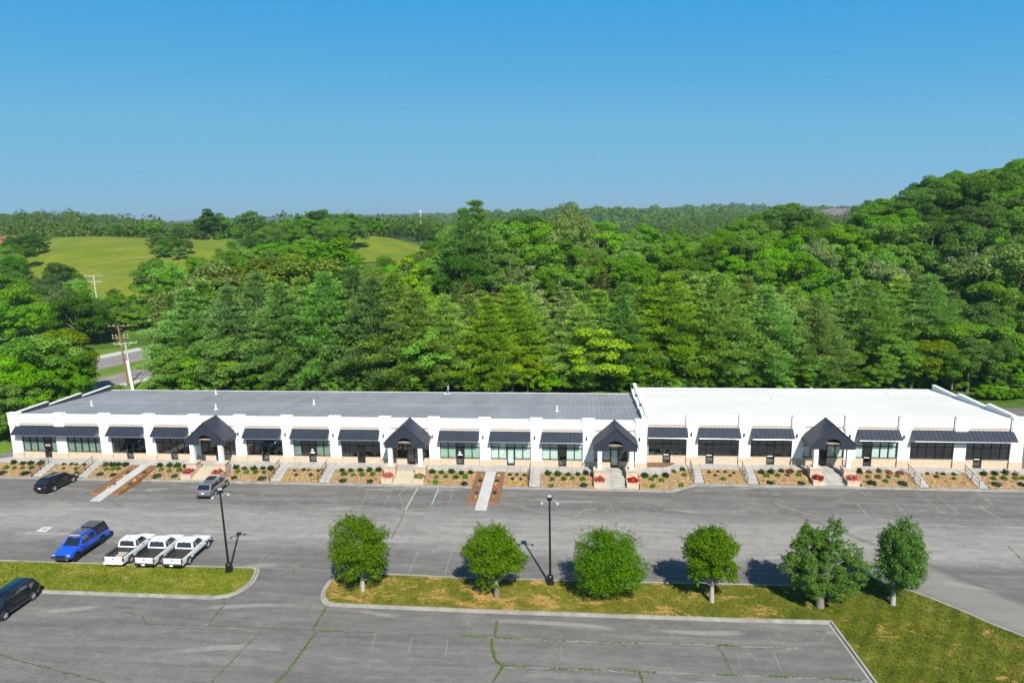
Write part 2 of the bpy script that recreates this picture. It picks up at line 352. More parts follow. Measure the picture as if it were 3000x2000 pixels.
def mat_lawn_mix():
    m, t, b = newmat('lawn_mix'); P = geo(t)
    sep = t.nodes.new('ShaderNodeSeparateXYZ'); t.links.new(P, sep.inputs[0])
    base = ramp(t, noise(t, P, .5, 8, .75, .3), [(.30, (.06, .09, .004)), (.5, (.14, .14, .012)), (.68, (.23, .19, .035))])
    mown = ramp(t, noise(t, P, .4, 8, .7, .3), [(.30, (.045, .075, .002)), (.5, (.095, .115, .006)), (.70, (.17, .165, .02))])
    wv = t.nodes.new('ShaderNodeTexWave'); wv.inputs['Scale'].default_value = .26; wv.inputs['Distortion'].default_value = 2.5; wv.inputs['Detail'].default_value = 3
    t.links.new(mapping(t, P, rot=(0, 0, R(32))), wv.inputs['Vector'])
    mown = mix(t, .35, mown, ramp(t, wv.outputs['Fac'], [(.2, (.33,)*3), (.8, (.62,)*3)]), 'OVERLAY')
    xx = mth(t, 'ADD', sep.outputs[0], mth(t, 'MULTIPLY', noise(t, P, .35, 5, .7), 9.0))
    c = mix(t, ramp(t, mth(t, 'DIVIDE', mth(t, 'SUBTRACT', xx, 80.0), 20.0, True), [(.15, (0,)*3), (.75, (1,)*3)]), base, mown)
    c = mix(t, .75, c, ramp(t, noise(t, P, 5.0, 7, .85), [(.32, (.27,)*3), (.5, (.5,)*3), (.68, (.73,)*3)]), 'OVERLAY')
    far = ramp(t, mth(t, 'DIVIDE', mth(t, 'SUBTRACT', sep.outputs[0], 70.0), 30.0, True), [(0, (0,)*3), (1, (.07,)*3)])
    f = ramp(t, mth(t, 'SUBTRACT', noise(t, mapping(t, P, (.30, .55, 1)), 1, 8, .75, .6), far), [(.505, (0,)*3), (.575, (1,)*3)])
    f2 = mth(t, 'MULTIPLY', f, ramp(t, noise(t, P, 3.0, 6, .8), [(.36, (.15,)*3), (.55, (1,)*3)]))
    c = mix(t, f2, c, (.44, .26, .085))
    t.links.new(c, b.inputs['Base Color']); b.inputs['Roughness'].default_value = .9; b.inputs['Specular IOR Level'].default_value = .2
    bump(t, b, noise(t, P, 10, 6, .85), .9, .08)
mat_lawn_mix()
mat_grass('meadow', (.080, .135, .004), (.135, .175, .008), (.195, .205, .014), (.26, .22, .06), .60, .75, .14)
mat_grass('wood_floor', (.035, .08, .006), (.06, .12, .010), (.09, .15, .014), (.12, .09, .04), .62, .7, .2)
mat_grass('verge', (.07, .14, .012), (.11, .19, .015), (.16, .22, .03), (.3, .25, .09), .62, .72, .4)
mat_grass('far_hill', (.02, .05, .012), (.03, .07, .016), (.045, .09, .02), (.04, .08, .02), .6, .7, .03)
def mat_leaf(name, c, vary=.28, light=None, transl=.42, rough=.55, spread=.55):
    m, t, b = newmat(name)
    out = t.nodes['Material Output']
    g = t.nodes.new('ShaderNodeNewGeometry'); oi = t.nodes.new('ShaderNodeObjectInfo'); tc = t.nodes.new('ShaderNodeTexCoord')
    d = tuple(x*(1-vary) for x in c); l = light or tuple(x*(1+vary*1.2) for x in c)
    cc = ramp(t, g.outputs['Random Per Island'], [(0, d), (.55, c), (1, l)])
    hs = t.nodes.new('ShaderNodeHueSaturation'); t.links.new(cc, hs.inputs['Color'])
    t.links.new(mth(t, 'ADD', .490, mth(t, 'MULTIPLY', oi.outputs['Random'], .020)), hs.inputs['Hue'])
    rv = mth(t, 'FRACT', mth(t, 'MULTIPLY', oi.outputs['Random'], 7.31))
    t.links.new(mth(t, 'ADD', 1-spread*.5, mth(t, 'MULTIPLY', rv, spread)), hs.inputs['Value'])
    t.links.new(mth(t, 'ADD', .85, mth(t, 'MULTIPLY', mth(t, 'FRACT', mth(t, 'MULTIPLY', oi.outputs['Random'], 13.7)), .25)), hs.inputs['Saturation'])
    t.links.new(hs.outputs[0], b.inputs['Base Color']); b.inputs['Roughness'].default_value = rough; b.inputs['Specular IOR Level'].default_value = .12
    tl = t.nodes.new('ShaderNodeBsdfTranslucent'); mx = t.nodes.new('ShaderNodeMixShader'); mx.inputs[0].default_value = transl
    t.links.new(mix(t, 1.0, hs.outputs[0], (1.25, 1.3, .7), 'MULTIPLY'), tl.inputs[0])
    t.links.new(b.outputs[0], mx.inputs[1]); t.links.new(tl.outputs[0], mx.inputs[2]); t.links.new(mx.outputs[0], out.inputs[0])
    return m
mat_leaf('weed_leaf', (.13, .24, .008), spread=0.0); mat_leaf('leaf_bright', (0.147, 0.336, 0.005)); mat_leaf('leaf_mid', (0.119, 0.259, 0.006)); mat_leaf('leaf_dark', (0.073, 0.172, 0.007))
mat_leaf('leaf_lime', (0.23, 0.36, 0.005)); mat_leaf('leaf_olive', (0.153, 0.220, 0.009)); mat_leaf('leaf_pale', (0.16, 0.25, 0.035), light=(.34, .40, .20))
mat_leaf('leaf_lot', (0.087, 0.195, 0.003), spread=.12, light=(.20, .32, .015)); mat_leaf('leaf_lot_dark', (0.078, 0.195, 0.002), spread=.06, light=(.17, .33, .008))
mat_leaf('needle_blue', (0.196, 0.367, 0.064), light=(.26, .42, .11), transl=.48); mat_leaf('needle_green', (0.253, 0.413, 0.044), light=(.33, .42, .07), transl=.48)
mat_leaf('needle_olive', (0.156, 0.172, 0.032), light=(.22, .22, .06), transl=.3)
mat_leaf('leaf_far', (0.094, 0.172, 0.016)); mat_leaf('shrub_dark', (.03, .085, .012)); mat_leaf('shrub_green', (.08, .20, .015)); mat_leaf('shrub_blue', (.04, .075, .04))
mat_leaf('shrub_red', (.24, .085, .035)); mat_leaf('bloom_yellow', (.75, .50, .03), transl=.2); mat_leaf('bloom_orange', (.50, .20, .04), transl=.2); mat_leaf('bloom_red', (.50, .035, .04), light=(.62, .12, .12), transl=.2)

# ------------------------------------------------------------------ terrain
TD = [0, 118, 140, 165, 200, 230, 270, 320, 380, 450, 600, 900, 1500, 2600, 5000, 9000]
TU = [-.8, -.6, -.4, -.2, 0, .2, .4, .6, .8]
TZ = [[0, 0, 0, 0, 2, 5, 10, 16, 20, 16, 14, 27, 8, 8, 20, 30],
      [0, 0, 0, 0, 3, 8, 14, 20, 23.5, 18, 8, 28, 8, 8, 20, 30],
      [0, 0, 1, 2.5, 5, 8, 13, 19, 22, 17, 4, 2, 2, 10, 60, 80],
      [0, 0, 2, 5, 8, 11, 12, 14.5, 21, 20, 12, 12, 12, 16, 70, 60],
      [0, 0, 3, 7, 12, 16, 15, 9, 5, 5, 8, 19, 20, 26, 50, 60],
      [0, 0, 3, 6, 10, 12, 9, 4, 0, -2, 2, 12, 26, 36, 40, 60],
      [0, 0, 4, 9, 14, 17, 15, 9, 4, 2, 4, 14, 20, 28, 60, 60],
      [0, 0, 5, 12, 22, 27, 27, 22, 14, 8, 10, 16, 24, 30, 60, 60],
      [0, 0, 8, 19, 31, 36, 36, 30, 20, 12, 14, 20, 24, 30, 60, 60]]
def sst(a): return a*a*(3-2*a)
def terr(X, Y):
    dx, dy = X-CAM[0], Y-CAM[1]
    D = dx*FWH[0]+dy*FWH[1]; L = dx*RT0[0]+dy*RT0[1]
    if D <= 1: return 0.0
    u = max(TU[0], min(TU[-1]-1e-6, L/max(D, 60)*.985)); D = min(D, TD[-1]-1)
    i = int((u-TU[0])/.2); fu = sst((u-TU[i])/.2)
    j = 0
    while TD[j+1] < D: j += 1
    fd = sst((D-TD[j])/(TD[j+1]-TD[j])) if j not in (2, 3, 4, 5) else (D-TD[j])/(TD[j+1]-TD[j])
    a = TZ[i][j]*(1-fd)+TZ[i][j+1]*fd; b = TZ[i+1][j]*(1-fd)+TZ[i+1][j+1]*fd
    z = a*(1-fu)+b*fu
    if D > 550: z += min(1, (D-550)/300)*(9*math.sin(X*.0061+1.1)*math.cos(Y*.0043)+5*math.sin(X*.013+Y*.006))
    if D > 125: z += (math.sin(X*.043+1.3)*math.sin(Y*.037))*min(1, (D-125)/60)*min(1.4, .5+D/900)
    # the highway bench
    n = X*.954-Y*.30
    if Y > 10 and Y < 150:
        k = max(0.0, min(1.0, (n+72)/12))*max(0.0, min(1.0, (-12-n)/12)); z *= 1-k
    return z
def mesh_grid(name, rows, mat, kind, fz=terr, dz=0.0, parent=None):
    vs = [(p[0], p[1], fz(p[0], p[1])+dz) for r in rows for p in r]; n = len(rows[0])
    fs = [(i*n+k, i*n+k+1, (i+1)*n+k+1, (i+1)*n+k) for i in range(len(rows)-1) for k in range(n-1)]
    mb = MB(); mb.add(vs, fs); o = mb.build(name, mat, smooth=True)
    o['kind'] = kind; return o
def fan(D, L): return (CAM[0]+FWH[0]*D+RT0[0]*L, CAM[1]+FWH[1]*D+RT0[1]*L)
Ds = [-400, -150, -50, 20, 60, 90, 105]+list(range(112, 260, 6))+list(range(260, 480, 12))+[int(480*1.08**k) for k in range(1, 39)]
rows = [[fan(D, s*(120+max(D, 0))) for s in np.linspace(-1.5, 1.5, 150)] for D in Ds]
near_rows = [r for r, D in zip(rows, Ds) if D <= 500]; far_rows = [r for r, D in zip(rows, Ds) if D >= 470]
near_rows.append(far_rows[0]) if near_rows[-1] is not far_rows[0] else None
mesh_grid('ground', near_rows[:-1] if near_rows[-1] is near_rows[-2] else near_rows, M['wood_floor'], 'structure', dz=-.06)
mesh_grid('hills', far_rows, M['far_hill'], 'structure', dz=-.06)

def sheet(name, poly, z, mat, kind='structure'):
    mb = MB(); mb.add([(x, y, z) for x, y in poly], [tuple(range(len(poly)))]); o = mb.build(name, mat, fix=False)
    if o.data.polygons[0].normal.z < 0: o.data.flip_normals()
    o['kind'] = kind; return o
sheet('grass_verge', [(-75, -60), (210, -60), (210, 26), (126, 27), (124, 36), (60, 38.5), (-75, 38)], -.02, M['verge'])
sheet('parking_lot', [(-60, -110), (190, -110), (190, 1), (170, 1), (170, 31), (123.4, 31), (-1.2, 30), (-1.2, 26), (-5.5, 26), (-5.5, -1), (-60, -6)], 0, M['asphalt'])

# field on the hill
def field(name, cols, dz):
    rows = []
    for (u, d0, d1) in cols: rows.append([fan(d0+(d1-d0)*k/24, u*(d0+(d1-d0)*k/24)) for k in range(25)])
    return mesh_grid(name, rows, M['meadow'], 'structure', dz=dz)
ff = []
for k in range(40):
    u = -.76+k*(.36/39); ff.append((u, 205, 392 if u < -.5 else 392-(u+.5)*100))
field('hay_field', ff, .25)
field('far_meadow', [(-.245+k*.0068, 285, 385) for k in range(21)], .25)
def hit(px, py, d0=150, d1=450):
    D = d0
    while D < d1:
        p = atd(px, py, D)
        if p[2] <= terr(p[0], p[1]): return p
        D += 1.0
    return atd(px, py, d1)
mb = MB(); pr = None
for px_, py_ in ((232, 803), (262, 790), (300, 779), (345, 770), (400, 761), (450, 757)):
    p = hit(px_, py_); q = [(p[0], p[1]-.9, terr(p[0], p[1]-.9)+.45), (p[0], p[1]+.9, terr(p[0], p[1]+.9)+.45)]
    if pr: mb.add([pr[0], q[0], q[1], pr[1]], [(0, 1, 2, 3)])
    pr = q
tag(mb.build('farm_track', M['track'], fix=False), kind='structure')
# highway: two carriageways with a grass median
dr = np.array([.30, .954]); nr = np.array([.954, -.30])
def rp(n, s): q = nr*n+dr*s; return (q[0], q[1])
def strip(mb, n0, n1, s0, s1, z, m=0):
    mb.add([(*rp(n0, s0), z), (*rp(n1, s0), z), (*rp(n1, s1), z), (*rp(n0, s1), z)], [(0, 1, 2, 3)], m)
sheet('highway_verge', [rp(-68, -20), rp(-19, -20), rp(-19, 135), rp(-68, 135)], .0, M['verge'])
mb = MB(); strip(mb, -57, -44.3, -20, 130, .03); strip(mb, -36.9, -26.5, -20, 130, .03)
o = mb.build('highway', M['road_grey'], fix=False); o['kind'] = 'structure'
mb = MB(); strip(mb, -59.3, -55.6, -20, 130, .034); strip(mb, -27.6, -25.4, -20, 130, .034)
o = mb.build('highway_shoulder', M['shoulder'], fix=False); o['kind'] = 'structure'
mb = MB()
for n in (-55.3, -28.0): strip(mb, n, n+.18, -20, 130, .039, 0)
for n in (-46.9, -34.7): strip(mb, n, n+.22, -20, 130, .039, 1)
for n in (-51.2, -31.0):
    s = -20
    while s < 128: strip(mb, n, n+.2, s, s+3.2, .039, 0); s += 12
o = mb.build('highway_markings', [M['paint_white'], M['paint_yellow']], fix=False); o['kind'] = 'structure'

# ------------------------------------------------------------------ grass islands and kerbs
def inset(poly, d):
    n = len(poly); A = sum(poly[i][0]*poly[(i+1) % n][1]-poly[(i+1) % n][0]*poly[i][1] for i in range(n)); sg = 1 if A > 0 else -1
    out = []
    for i in range(n):
        p0 = Vector(poly[i-1]); p1 = Vector(poly[i]); p2 = Vector(poly[(i+1) % n])
        a = (p1-p0).normalized(); b = (p2-p1).normalized()
        na = Vector((-a.y, a.x))*sg; nb = Vector((-b.y, b.x))*sg; t = (na+nb); t = t/max(.35, t.length_squared/2)
        q = p1+t*d; out.append((q.x, q.y))
    return out
def island(poly, mat, gname='grass_island', kz=.13):
    inn = inset(poly, .17); n = len(poly); mb = MB()
    for i in range(n):
        j = (i+1) % n; a, b, c, d = poly[i], poly[j], inn[j], inn[i]
        mb.add([(*a, 0), (*b, 0), (*b, kz), (*a, kz), (*c, kz), (*d, kz), (*c, 0.02), (*d, 0.02)], [(0, 1, 2, 3), (3, 2, 4, 5), (5, 4, 6, 7)])
    k = mb.build('kerb', M['kerb']); k['kind'] = 'structure'
    g = sheet(gname, inn, kz-.03, mat)
    # gutter pan, a pale apron of concrete round the kerb
    out = inset(poly, -.22); mb = MB()
    for i in range(n):
        j = (i+1) % n; mb.add([(*poly[i], .006), (*poly[j], .006), (*out[j], .006), (*out[i], .006)], [(0, 1, 2, 3)])
    q = mb.build('kerb_gutter', M['kerb'], fix=False); q['kind'] = 'structure'
    return g
def W(k, pts): return [tuple(atz(*cr(k, x, y))[:2]) for x, y in pts]
isl1 = [(-30, -24.9)]+W('J', [(800, 330), (1585, 350), (1610, 362), (1600, 400), (1575, 440), (1535, 475), (1480, 507), (1420, 528), (1330, 537)])+W('J', [(700, 516), (270, 500)])+[(-30, -29.6)]
island(isl1, M['lawn_green'])
isl2 = W('G', [(1140, 738), (740, 745), (700, 790), (665, 840), (645, 890), (650, 930), (675, 960), (720, 972), (800, 976), (1960, 1026)])+W('H', [(1400, 1066), (2090, 1090)])+W('I', [(870, 1108)])+W('I', [(1205, 1568)])
isl2 += [(isl2[-1][0]+2.4, isl2[-1][1]-14), (140, -60), (150, -40)]
rd = W('I', [(2352, 1215), (2100, 1118), (1900, 1028), (1650, 926), (1500, 872), (1400, 842), (1260, 795), (1170, 745), (1090, 762), (950, 812), (700, 832)])+W('H', [(2090, 815), (1000, 793), (0, 765)])
isl2 += rd
island(isl2[:10]+isl2[10:], M['lawn_mix'])
def in_poly(p, poly):
    c = False; n = len(poly); x, y = p
    for i in range(n):
        x1, y1 = poly[i]; x2, y2 = poly[(i+1) % n]
        if (y1 > y) != (y2 > y) and x < (x2-x1)*(y-y1)/(y2-y1)+x1: c = not c
    return c
def tufts(poly, x0, x1, y0, y1, n, mat, label):
    rs = np.random.RandomState(n); pin = inset(poly, .25); P = np.c_[rs.uniform(x0, x1, n), rs.uniform(y0, y1, n)]
    P = np.array([p for p in P if in_poly(p, pin)]); k = len(P)
    a = rs.rand(k)*6.283; w_ = .03+.05*rs.rand(k); h = .025+.045*rs.rand(k)**2; lx, ly = rs.normal(size=k)*.05, rs.normal(size=k)*.05; u = np.c_[np.cos(a)*w_, np.sin(a)*w_, np.zeros(k)]
    B = np.c_[P, np.full(k, .095)]; T = B+np.c_[lx, ly, h]
    V = np.stack([B-u, B+u, T+u*.7, T-u*.7], 1).reshape(-1, 3); me = bpy.data.meshes.new('grass_tufts'); m_ = len(V)//4
    me.vertices.add(m_*4); me.vertices.foreach_set('co', V.astype(np.float32).ravel()); me.loops.add(m_*4); me.loops.foreach_set('vertex_index', np.arange(m_*4, dtype=np.int32))
    me.polygons.add(m_); me.polygons.foreach_set('loop_start', np.arange(0, m_*4, 4, dtype=np.int32)); me.polygons.foreach_set('loop_total', np.full(m_, 4, dtype=np.int32)); me.materials.append(mat); me.update()
    o = bpy.data.objects.new('grass_tufts', me); col.objects.link(o); tag(o, label, 'grass', None, 'stuff')
tufts(isl1, 15, 44, -30, -24, 26000, M['lawn_green'], 'short green grass on the left parking island')
tufts(isl2, 50, 122, -52, -22, 190000, M['lawn_mix'], 'short dry grass on the long island and the mown lawn')
# the mown lawn on the right: a second turf sheet over the right part
lawn = [(88.5, -25.6), (88.8, -29.2)] + [tuple(p) for p in inset(isl2, .17)[12:-3]]
lawn = [p for p in lawn]


# ------------------------------------------------------------------ building frontage ground works
WZ = .8
LX = [(-.75, .66), (5.48, 6.83), (11.56, 12.95), (17.59, 18.93), (23.55, 24.9), (29.57, 30.93), (35.66, 37.02), (41.78, 43.14), (48.1, 49.45), (54.19, 55.5), (60.39, 61.7), (66.57, 67.91), (72.76, 74.08), (78.95, 80.28)]
RX = [(85.16, 86.48), (91.26, 92.6), (97.35, 98.6), (103.28, 104.58), (109.28, 110.61), (115.42, 116.73), (121.53, 122.88)]
RY = 1.8
PORT = [(27.3, 0), (51.93, 0), (76.5, 0), (100.95, RY)]
RTOP = [(-1.15, 80.3, 0.0), (80.3, 124.5, RY)]
# walkway along both wings, with the curved widening at the joint
poly = [(-4.2, -2.0), (80.3, -2.0), (81.6, -1.9), (83.0, -1.2), (84.3, -.3), (85.3, .1), (124.4, .1), (124.4, 1.95), (84.0, 1.95), (83.2, .9), (82.4, .35), (80.45, .25), (80.29, .2), (-1.2, .2)]
mb = MB(); mb.prism(poly, 0.02, WZ); o = mb.build('walkway', M['concrete']); o['kind'] = 'structure'
poly = [(80.32, .3), (82.3, .42), (83.1, .95), (83.8, 1.9), (80.32, 1.9)]
mb = MB(); mb.prism(poly, .3, WZ+.05); o = mb.build('mulch_patch', M['mulch']); tag(o, kind='structure')
def bedz(x, y):
    y0 = -2.0 if x < 82.5 else .1
    t = max(0.0, min(1.0, (y0-y)/3.0)); return WZ-.04-(WZ-.21)*t
def slopes(x0, x1, y0, y1, yy0, mat, name, skew=0):
    pass
beds_l = [(-9, 5.5), (6.95, 11.45), (12.75, 16.95), (19.95, 24.55), (30.35, 35.9), (37.2, 41.85), (43.15, 49.25), (54.45, 60.35), (63.6, 66.6), (67.95, 73.95)]
beds_r = [(86.6, 91.35), (92.7, 98.5), (103.75, 109.85), (111.0, 116.0), (117.2, 124.4)]
gi = 0
def bed(x0, x1, ytop, ybot, n=8, curve=None):
    rows = []
    k = max(2, int((x1-x0)/.5))
    for i in range(k+1):
        x = x0+(x1-x0)*i/k; yt = curve(x)[0] if curve else ytop; yb = curve(x)[1] if curve else ybot
        rows.append([(x, yt+(yb-yt)*j/n) for j in range(n+1)])
    vs = [(p[0], p[1], WZ-.04-(WZ-.21)*(j/n)+.02*math.sin(p[0]*5.1+p[1]*3)) for r in rows for j, p in enumerate(r)]
    m_ = n+1; mb = MB(); mb.add(vs, [(i*m_+q, i*m_+q+1, (i+1)*m_+q+1, (i+1)*m_+q) for i in range(k) for q in range(n)])
    o = mb.build('gravel_bed', M['gravel_stones'], smooth=True); tag(o, kind='structure')
    # side retaining skirts so the bed is a solid bank
    mb = MB()
    for r, i in ((rows[0], 0), (rows[-1], k)):
        a = [(p[0], p[1], vs[i*m_+j][2]) for j, p in enumerate(r)]; b = [(p[0], p[1], 0.01) for p in r]
        mb.add(a+b, [(j, j+1, m_+j+1, m_+j) for j in range(n)])
    o = mb.build('gravel_bank', M['gravel_stones'], fix=False); tag(o, kind='structure')
for a, b in beds_l: bed(a, b, -2.0, -5.0)
for a, b in beds_r: bed(a, b, .1, -2.9)
def jc(x):
    yt = -2.0 if x < 81.6 else (-2.0+(x-81.6)/3.9*2.1 if x < 85.3 else .1)
    yb = -5.0 if x < 82.6 else -5.0+(x-82.6)/2.9*2.1
    return min(yt, .1), min(yb, -2.9)
bed(79.15, 85.4, 0, 0, curve=jc)
# front kerb
kp = [(-14, -5.0), (82.6, -5.0), (85.6, -2.9), (124.8, -2.9), (150, -2.9)]
def kerb_line(pts, wd, z, name='kerb'):
    mb = MB(); out = []
    for i, p in enumerate(pts):
        a = Vector(pts[max(0, i-1)]); b = Vector(pts[min(len(pts)-1, i+1)]); d = (b-a).normalized(); out.append((p[0]+d.y*wd, p[1]-d.x*wd))
    for i in range(len(pts)-1):
        a, b, c, d = pts[i], pts[i+1], out[i+1], out[i]
        mb.add([(*a, z), (*b, z), (*c, z), (*d, z), (*c, .004), (*d, .004), (*a, .004), (*b, .004)], [(0, 3, 2, 1), (3, 5, 4, 2), (6, 0, 1, 7)])
    return tag(mb.build(name, M['kerb']), kind='structure')
kerb_line(kp, .38, .16)
kerb_line([(-1.0, 26), (-1.0, .2)], .2, .1)

def handrail(x, y0, y1, z0, z1, label):
    """two slanted rails with posts, on the left of a flight"""
    e = empty('handrail', (x, y0, z0), label, 'handrail', 'black handrails beside the concrete steps')
    H1, H2 = .92, .5
    for t, nm in ((0, 'post'), (.5, 'post'), (1, 'post')):
        y = y0+(y1-y0)*t; z = z0+(z1-z0)*t
        MB().tube([(x, y, z-.05), (x, y, z+H1)], .032).build(nm, M['pole_black'], e, smooth=True)
    MB().tube([(x, y0+.35, z0+H1-.05), (x, y0+.3, z0+H1), (x, y0, z0+H1), (x, y1, z1+H1), (x, y1, z1+.4)], .034).build('top_rail', M['pole_black'], e, smooth=True)
    MB().tube([(x, y0, z0+H2), (x, y1, z1+H2)], .026).build('lower_rail', M['pole_black'], e, smooth=True)
def steps(x0, x1, y0, ybot, n, mat, label, cat='steps', group=None, ztop=WZ):
    mb = MB(); dy = (y0-ybot)/n
    mb.box(x0, x1, ybot, y0, 0.0, ztop/n*1-.0, 0)
    for i in range(1, n): mb.box(x0+.002*i, x1-.002*i, ybot+dy*i, y0-.001*i, ztop/n*i-.003*0, ztop/n*(i+1)-(.004 if i == n-1 else 0), 0)
    o = mb.build('concrete_steps', mat, bevel=.015); tag(o, label, cat, group)
st_names = {6.2: 'in line with the first white pier, by the door with the red sign', 12.2: 'right of the second pier, beside the left gravel bank', 36.6: 'between the third awning after the first gable and the one before it', 42.55: 'before the door with the white notice', 67.3: 'just right of the central ramp and its small bed'}
FL = [(5.65, 6.8, 0, 'leftmost flight of grey steps, up to the door with the red sign'),
      (11.6, 12.7, 0, 'second flight of grey steps from the left, before the first narrow pier gap'),
      (35.95, 37.15, 0, 'flight of grey steps halfway between the first and second gabled porches'),
      (41.9, 43.1, 0, 'flight of grey steps just left of the second porch, near the white notice'),
      (66.65, 67.9, 0, 'flight of grey steps between the central ramp and the third porch'),
      (85.45, 86.55, 2.1, 'first flight of grey steps right of the third porch, after the curved walkway'),
      (91.4, 92.6, 2.1, 'second flight of grey steps under the white roof, left of the fourth porch'),
      (109.9, 110.95, 2.1, 'first flight of grey steps right of the fourth porch'),
      (116.05, 117.15, 2.1, 'rightmost flight of grey steps near the right end of the building')]
for x0, x1, dy, lb in FL:
    steps(x0, x1, -2.0+dy, -5.15+dy, 5, M['concrete'], lb, 'steps', 'plain concrete steps through the gravel beds')
    handrail(x0-.05, -2.0+dy, -4.9+dy, WZ, .17, 'black handrail left of the '+lb.replace('flight of grey steps', 'flight').split(',')[0])

# ramps with mulch strips
def ramp_walk(x0, x1, skew, label, side):
    def zz(y): return WZ-.004+(0.012-WZ)*max(0, min(1, (-2.0-y)/9.3))
    mb = MB(); mb.add([(x0, -2.0, zz(-2)), (x1, -2.0, zz(-2)), (x1, -11.3, .012), (x0, -11.3, .012), (x0, -2.0, .008), (x1, -2.0, .008), (x1, -11.3, .008), (x0, -11.3, .008)],
           [(0, 3, 2, 1), (4, 5, 6, 7), (0, 1, 5, 4), (1, 2, 6, 5), (2, 3, 7, 6), (3, 0, 4, 7)])
    o = mb.build('ramp', M['concrete_plain']); tag(o, kind='structure')
    for s in (-1, 1):
        a0 = x0 if s < 0 else x1; a1 = a0+s*1.05
        lo, hi = min(a0, a1), max(a0, a1)
        y1 = -9.5
        mb = MB()
        def zb(y): return zz(y)-.05+.08
        mb.hexa([(lo+.05, -9.45, .01), (hi-.05, -9.45, .01), (hi-.05, -2.02, .01), (lo+.05, -2.02, .01)], [(lo+.05, -9.45, max(.16, zz(-9.4)-.02)), (hi-.05, -9.45, max(.16, zz(-9.4)-.02)), (hi-.05, -2.02, WZ-.03), (lo+.05, -2.02, WZ-.03)])
        o = mb.build('mulch_strip', M['mulch']); tag(o, kind='structure')
        mb = MB(); xo = a1; w_ = .06*s
        a, b = sorted((xo, xo-w_))
        zt0, zt1 = WZ+.02, .24
        mb.hexa([(a, -9.5, .01), (b, -9.5, .01), (b, -2.03, .01), (a, -2.03, .01)], [(a, -9.5, zt1), (b, -9.5, zt1), (b, -2.03, zt0), (a, -2.03, zt0)])
        mb.box(min(a0, a1), max(a0, a1), -9.6, -9.5, .01, .24)
        o = mb.build('timber_edging', M['edging']); tag(o, f'rust coloured edging round the mulch strip on the {"left" if s < 0 else "right"} side of the {side} ramp', 'edging', 'edging round the mulch strips')
ramp_walk(17.95, 19.2, 0, '', 'left'); ramp_walk(61.35, 62.6, 0, '', 'central')

